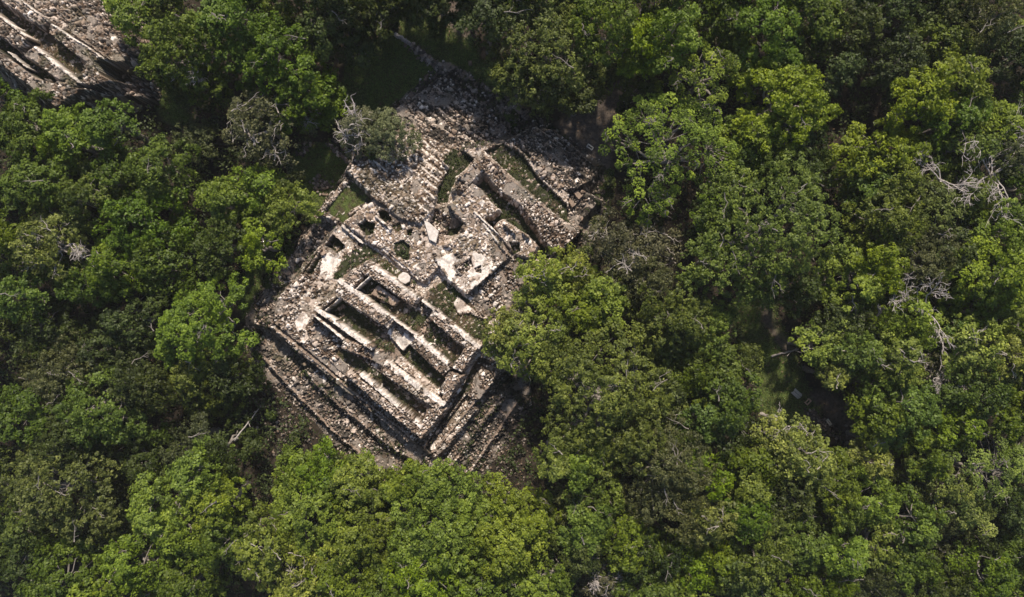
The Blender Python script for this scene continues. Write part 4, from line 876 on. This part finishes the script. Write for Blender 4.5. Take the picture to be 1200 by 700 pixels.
jj, ii = np.nonzero(np.isin(F.sty, [SNAMES.index('slope'), SNAMES.index('rubbled'), SNAMES.index('darkweed'), SNAMES.index('floor'), SNAMES.index('weeds')]) & (F.lab >= 0) & (fbm(F.X, F.Y, 5, 88, 3) > .05))
q = rng.integers(0, len(jj), 900); kq = np.repeat(np.arange(900), 12); d2 = sph(len(kq), rng, .5); sz = rng.uniform(.12, .42, 900) * (1 + (rng.random(900) > .93) * 1.2)
P2 = np.stack([F.X[jj[q], ii[q]], F.Y[jj[q], ii[q]], F.Zf[jj[q], ii[q]] + .1], -1)[kq] + d2 * sz[kq][:, None]
co = np.concatenate([co, leaf_quads(P2, d2 + rng.normal(0, .3, d2.shape), .22, rng)]); k = np.concatenate([k, kq])
me = mesh_np('undergrowth', co, np.arange(len(co)).reshape(-1, 4), 4); flt_attr(me, np.clip(rng.normal(.4, .2, len(k)), 0, 1))
o = link('undergrowth', me, M_LEAF); o.color = (.056, .076, .020, 1); tag(o, 'low dark leafy undergrowth covering the forest floor', 'undergrowth', kind='stuff')

# dead leaves lying on the forest floor
rng = np.random.default_rng(78); n = 60000; x = rng.uniform(-84, 84, n); y = rng.uniform(-54, 54, n)
keep = ~inside_ruin(x, y) & (fbm(x, y, 4, 400) > rng.random(n) * 1.1 - .6); x = x[keep]; y = y[keep]; nn = len(x)
co = leaf_quads(np.stack([x, y, .16 + .14 * rng.random(nn)], -1), np.stack([rng.normal(0, .4, nn), rng.normal(0, .4, nn), np.ones(nn)], -1), .26, rng)
me = mesh_np('fallen_leaves', co, np.arange(len(co)).reshape(-1, 4), 4); cc = np.array((.085, .058, .036)) * rng.uniform(.35, 2.2, (nn, 1)); col_attr(me, cc, 'FACE')
tag(link('fallen_leaves', me, M_BLADE), 'dry brown fallen leaves scattered over the forest floor', 'fallen leaves', kind='stuff')

# ------------------------------------------------------------------ thin haze volume, added to lift the darkest tones
c_, f_ = (np.array([(x, y, z) for z in (-1.6, H + 3) for x, y in ((-2700, -2700), (2700, -2700), (2700, 2700), (-2700, 2700))]), np.array([(0, 3, 2, 1), (4, 5, 6, 7), (0, 1, 5, 4), (1, 2, 6, 5), (2, 3, 7, 6), (3, 0, 4, 7)]))
mh, nt, N, L = new_mat('shadow_lift_haze'); out = N.new('ShaderNodeOutputMaterial'); pv = N.new('ShaderNodeVolumePrincipled'); pv.inputs['Color'].default_value = (.9, .9, .9, 1); pv.inputs['Density'].default_value = .00011
L.new(pv.outputs['Volume'], out.inputs['Volume']); tag(link('haze', mesh_np('haze', c_, f_, 4), mh), 'thin added haze lifting the dark tones over the whole forest', 'haze', kind='stuff')

# ------------------------------------------------------------------ light, sky, camera
w = bpy.data.worlds.new('World'); scene.world = w; w.use_nodes = True; nt = w.node_tree; nt.nodes.clear()
sky = nt.nodes.new('ShaderNodeTexSky'); sky.sky_type = 'NISHITA'; sky.sun_disc = False; sky.sun_elevation = math.radians(SUN_EL); sky.sun_rotation = math.radians(SUN_AZ)
bg = nt.nodes.new('ShaderNodeBackground'); bg.inputs['Strength'].default_value = .10; out = nt.nodes.new('ShaderNodeOutputWorld')
nt.links.new(sky.outputs['Color'], bg.inputs['Color']); nt.links.new(bg.outputs['Background'], out.inputs['Surface'])
sl = bpy.data.lights.new('sun', 'SUN'); sl.energy = 4.4; sl.angle = math.radians(2.6); sl.color = (1., .90, .77)
so = bpy.data.objects.new('sun', sl); COL.objects.link(so)
el, az = math.radians(SUN_EL), math.radians(SUN_AZ)
dirv = Vector((math.sin(az) * math.cos(el), math.cos(az) * math.cos(el), math.sin(el))); so.rotation_euler = dirv.to_track_quat('Z', 'Y').to_euler(); so.location = dirv * 200
cam = bpy.data.cameras.new('camera'); co_ = bpy.data.objects.new('camera', cam); COL.objects.link(co_); co_.location = (0, 0, H); co_.rotation_euler = (0, 0, 0)
cam.sensor_width = 36; cam.lens = 36 * H / (1200 * S); cam.clip_end = 5000; scene.camera = co_
scene.view_settings.view_transform = 'Standard'; scene.view_settings.look = 'None'; scene.view_settings.exposure = .5; scene.view_settings.gamma = 1
scene.cycles.max_bounces = 5; scene.cycles.diffuse_bounces = 2; scene.cycles.transmission_bounces = 3; scene.cycles.glossy_bounces = 1
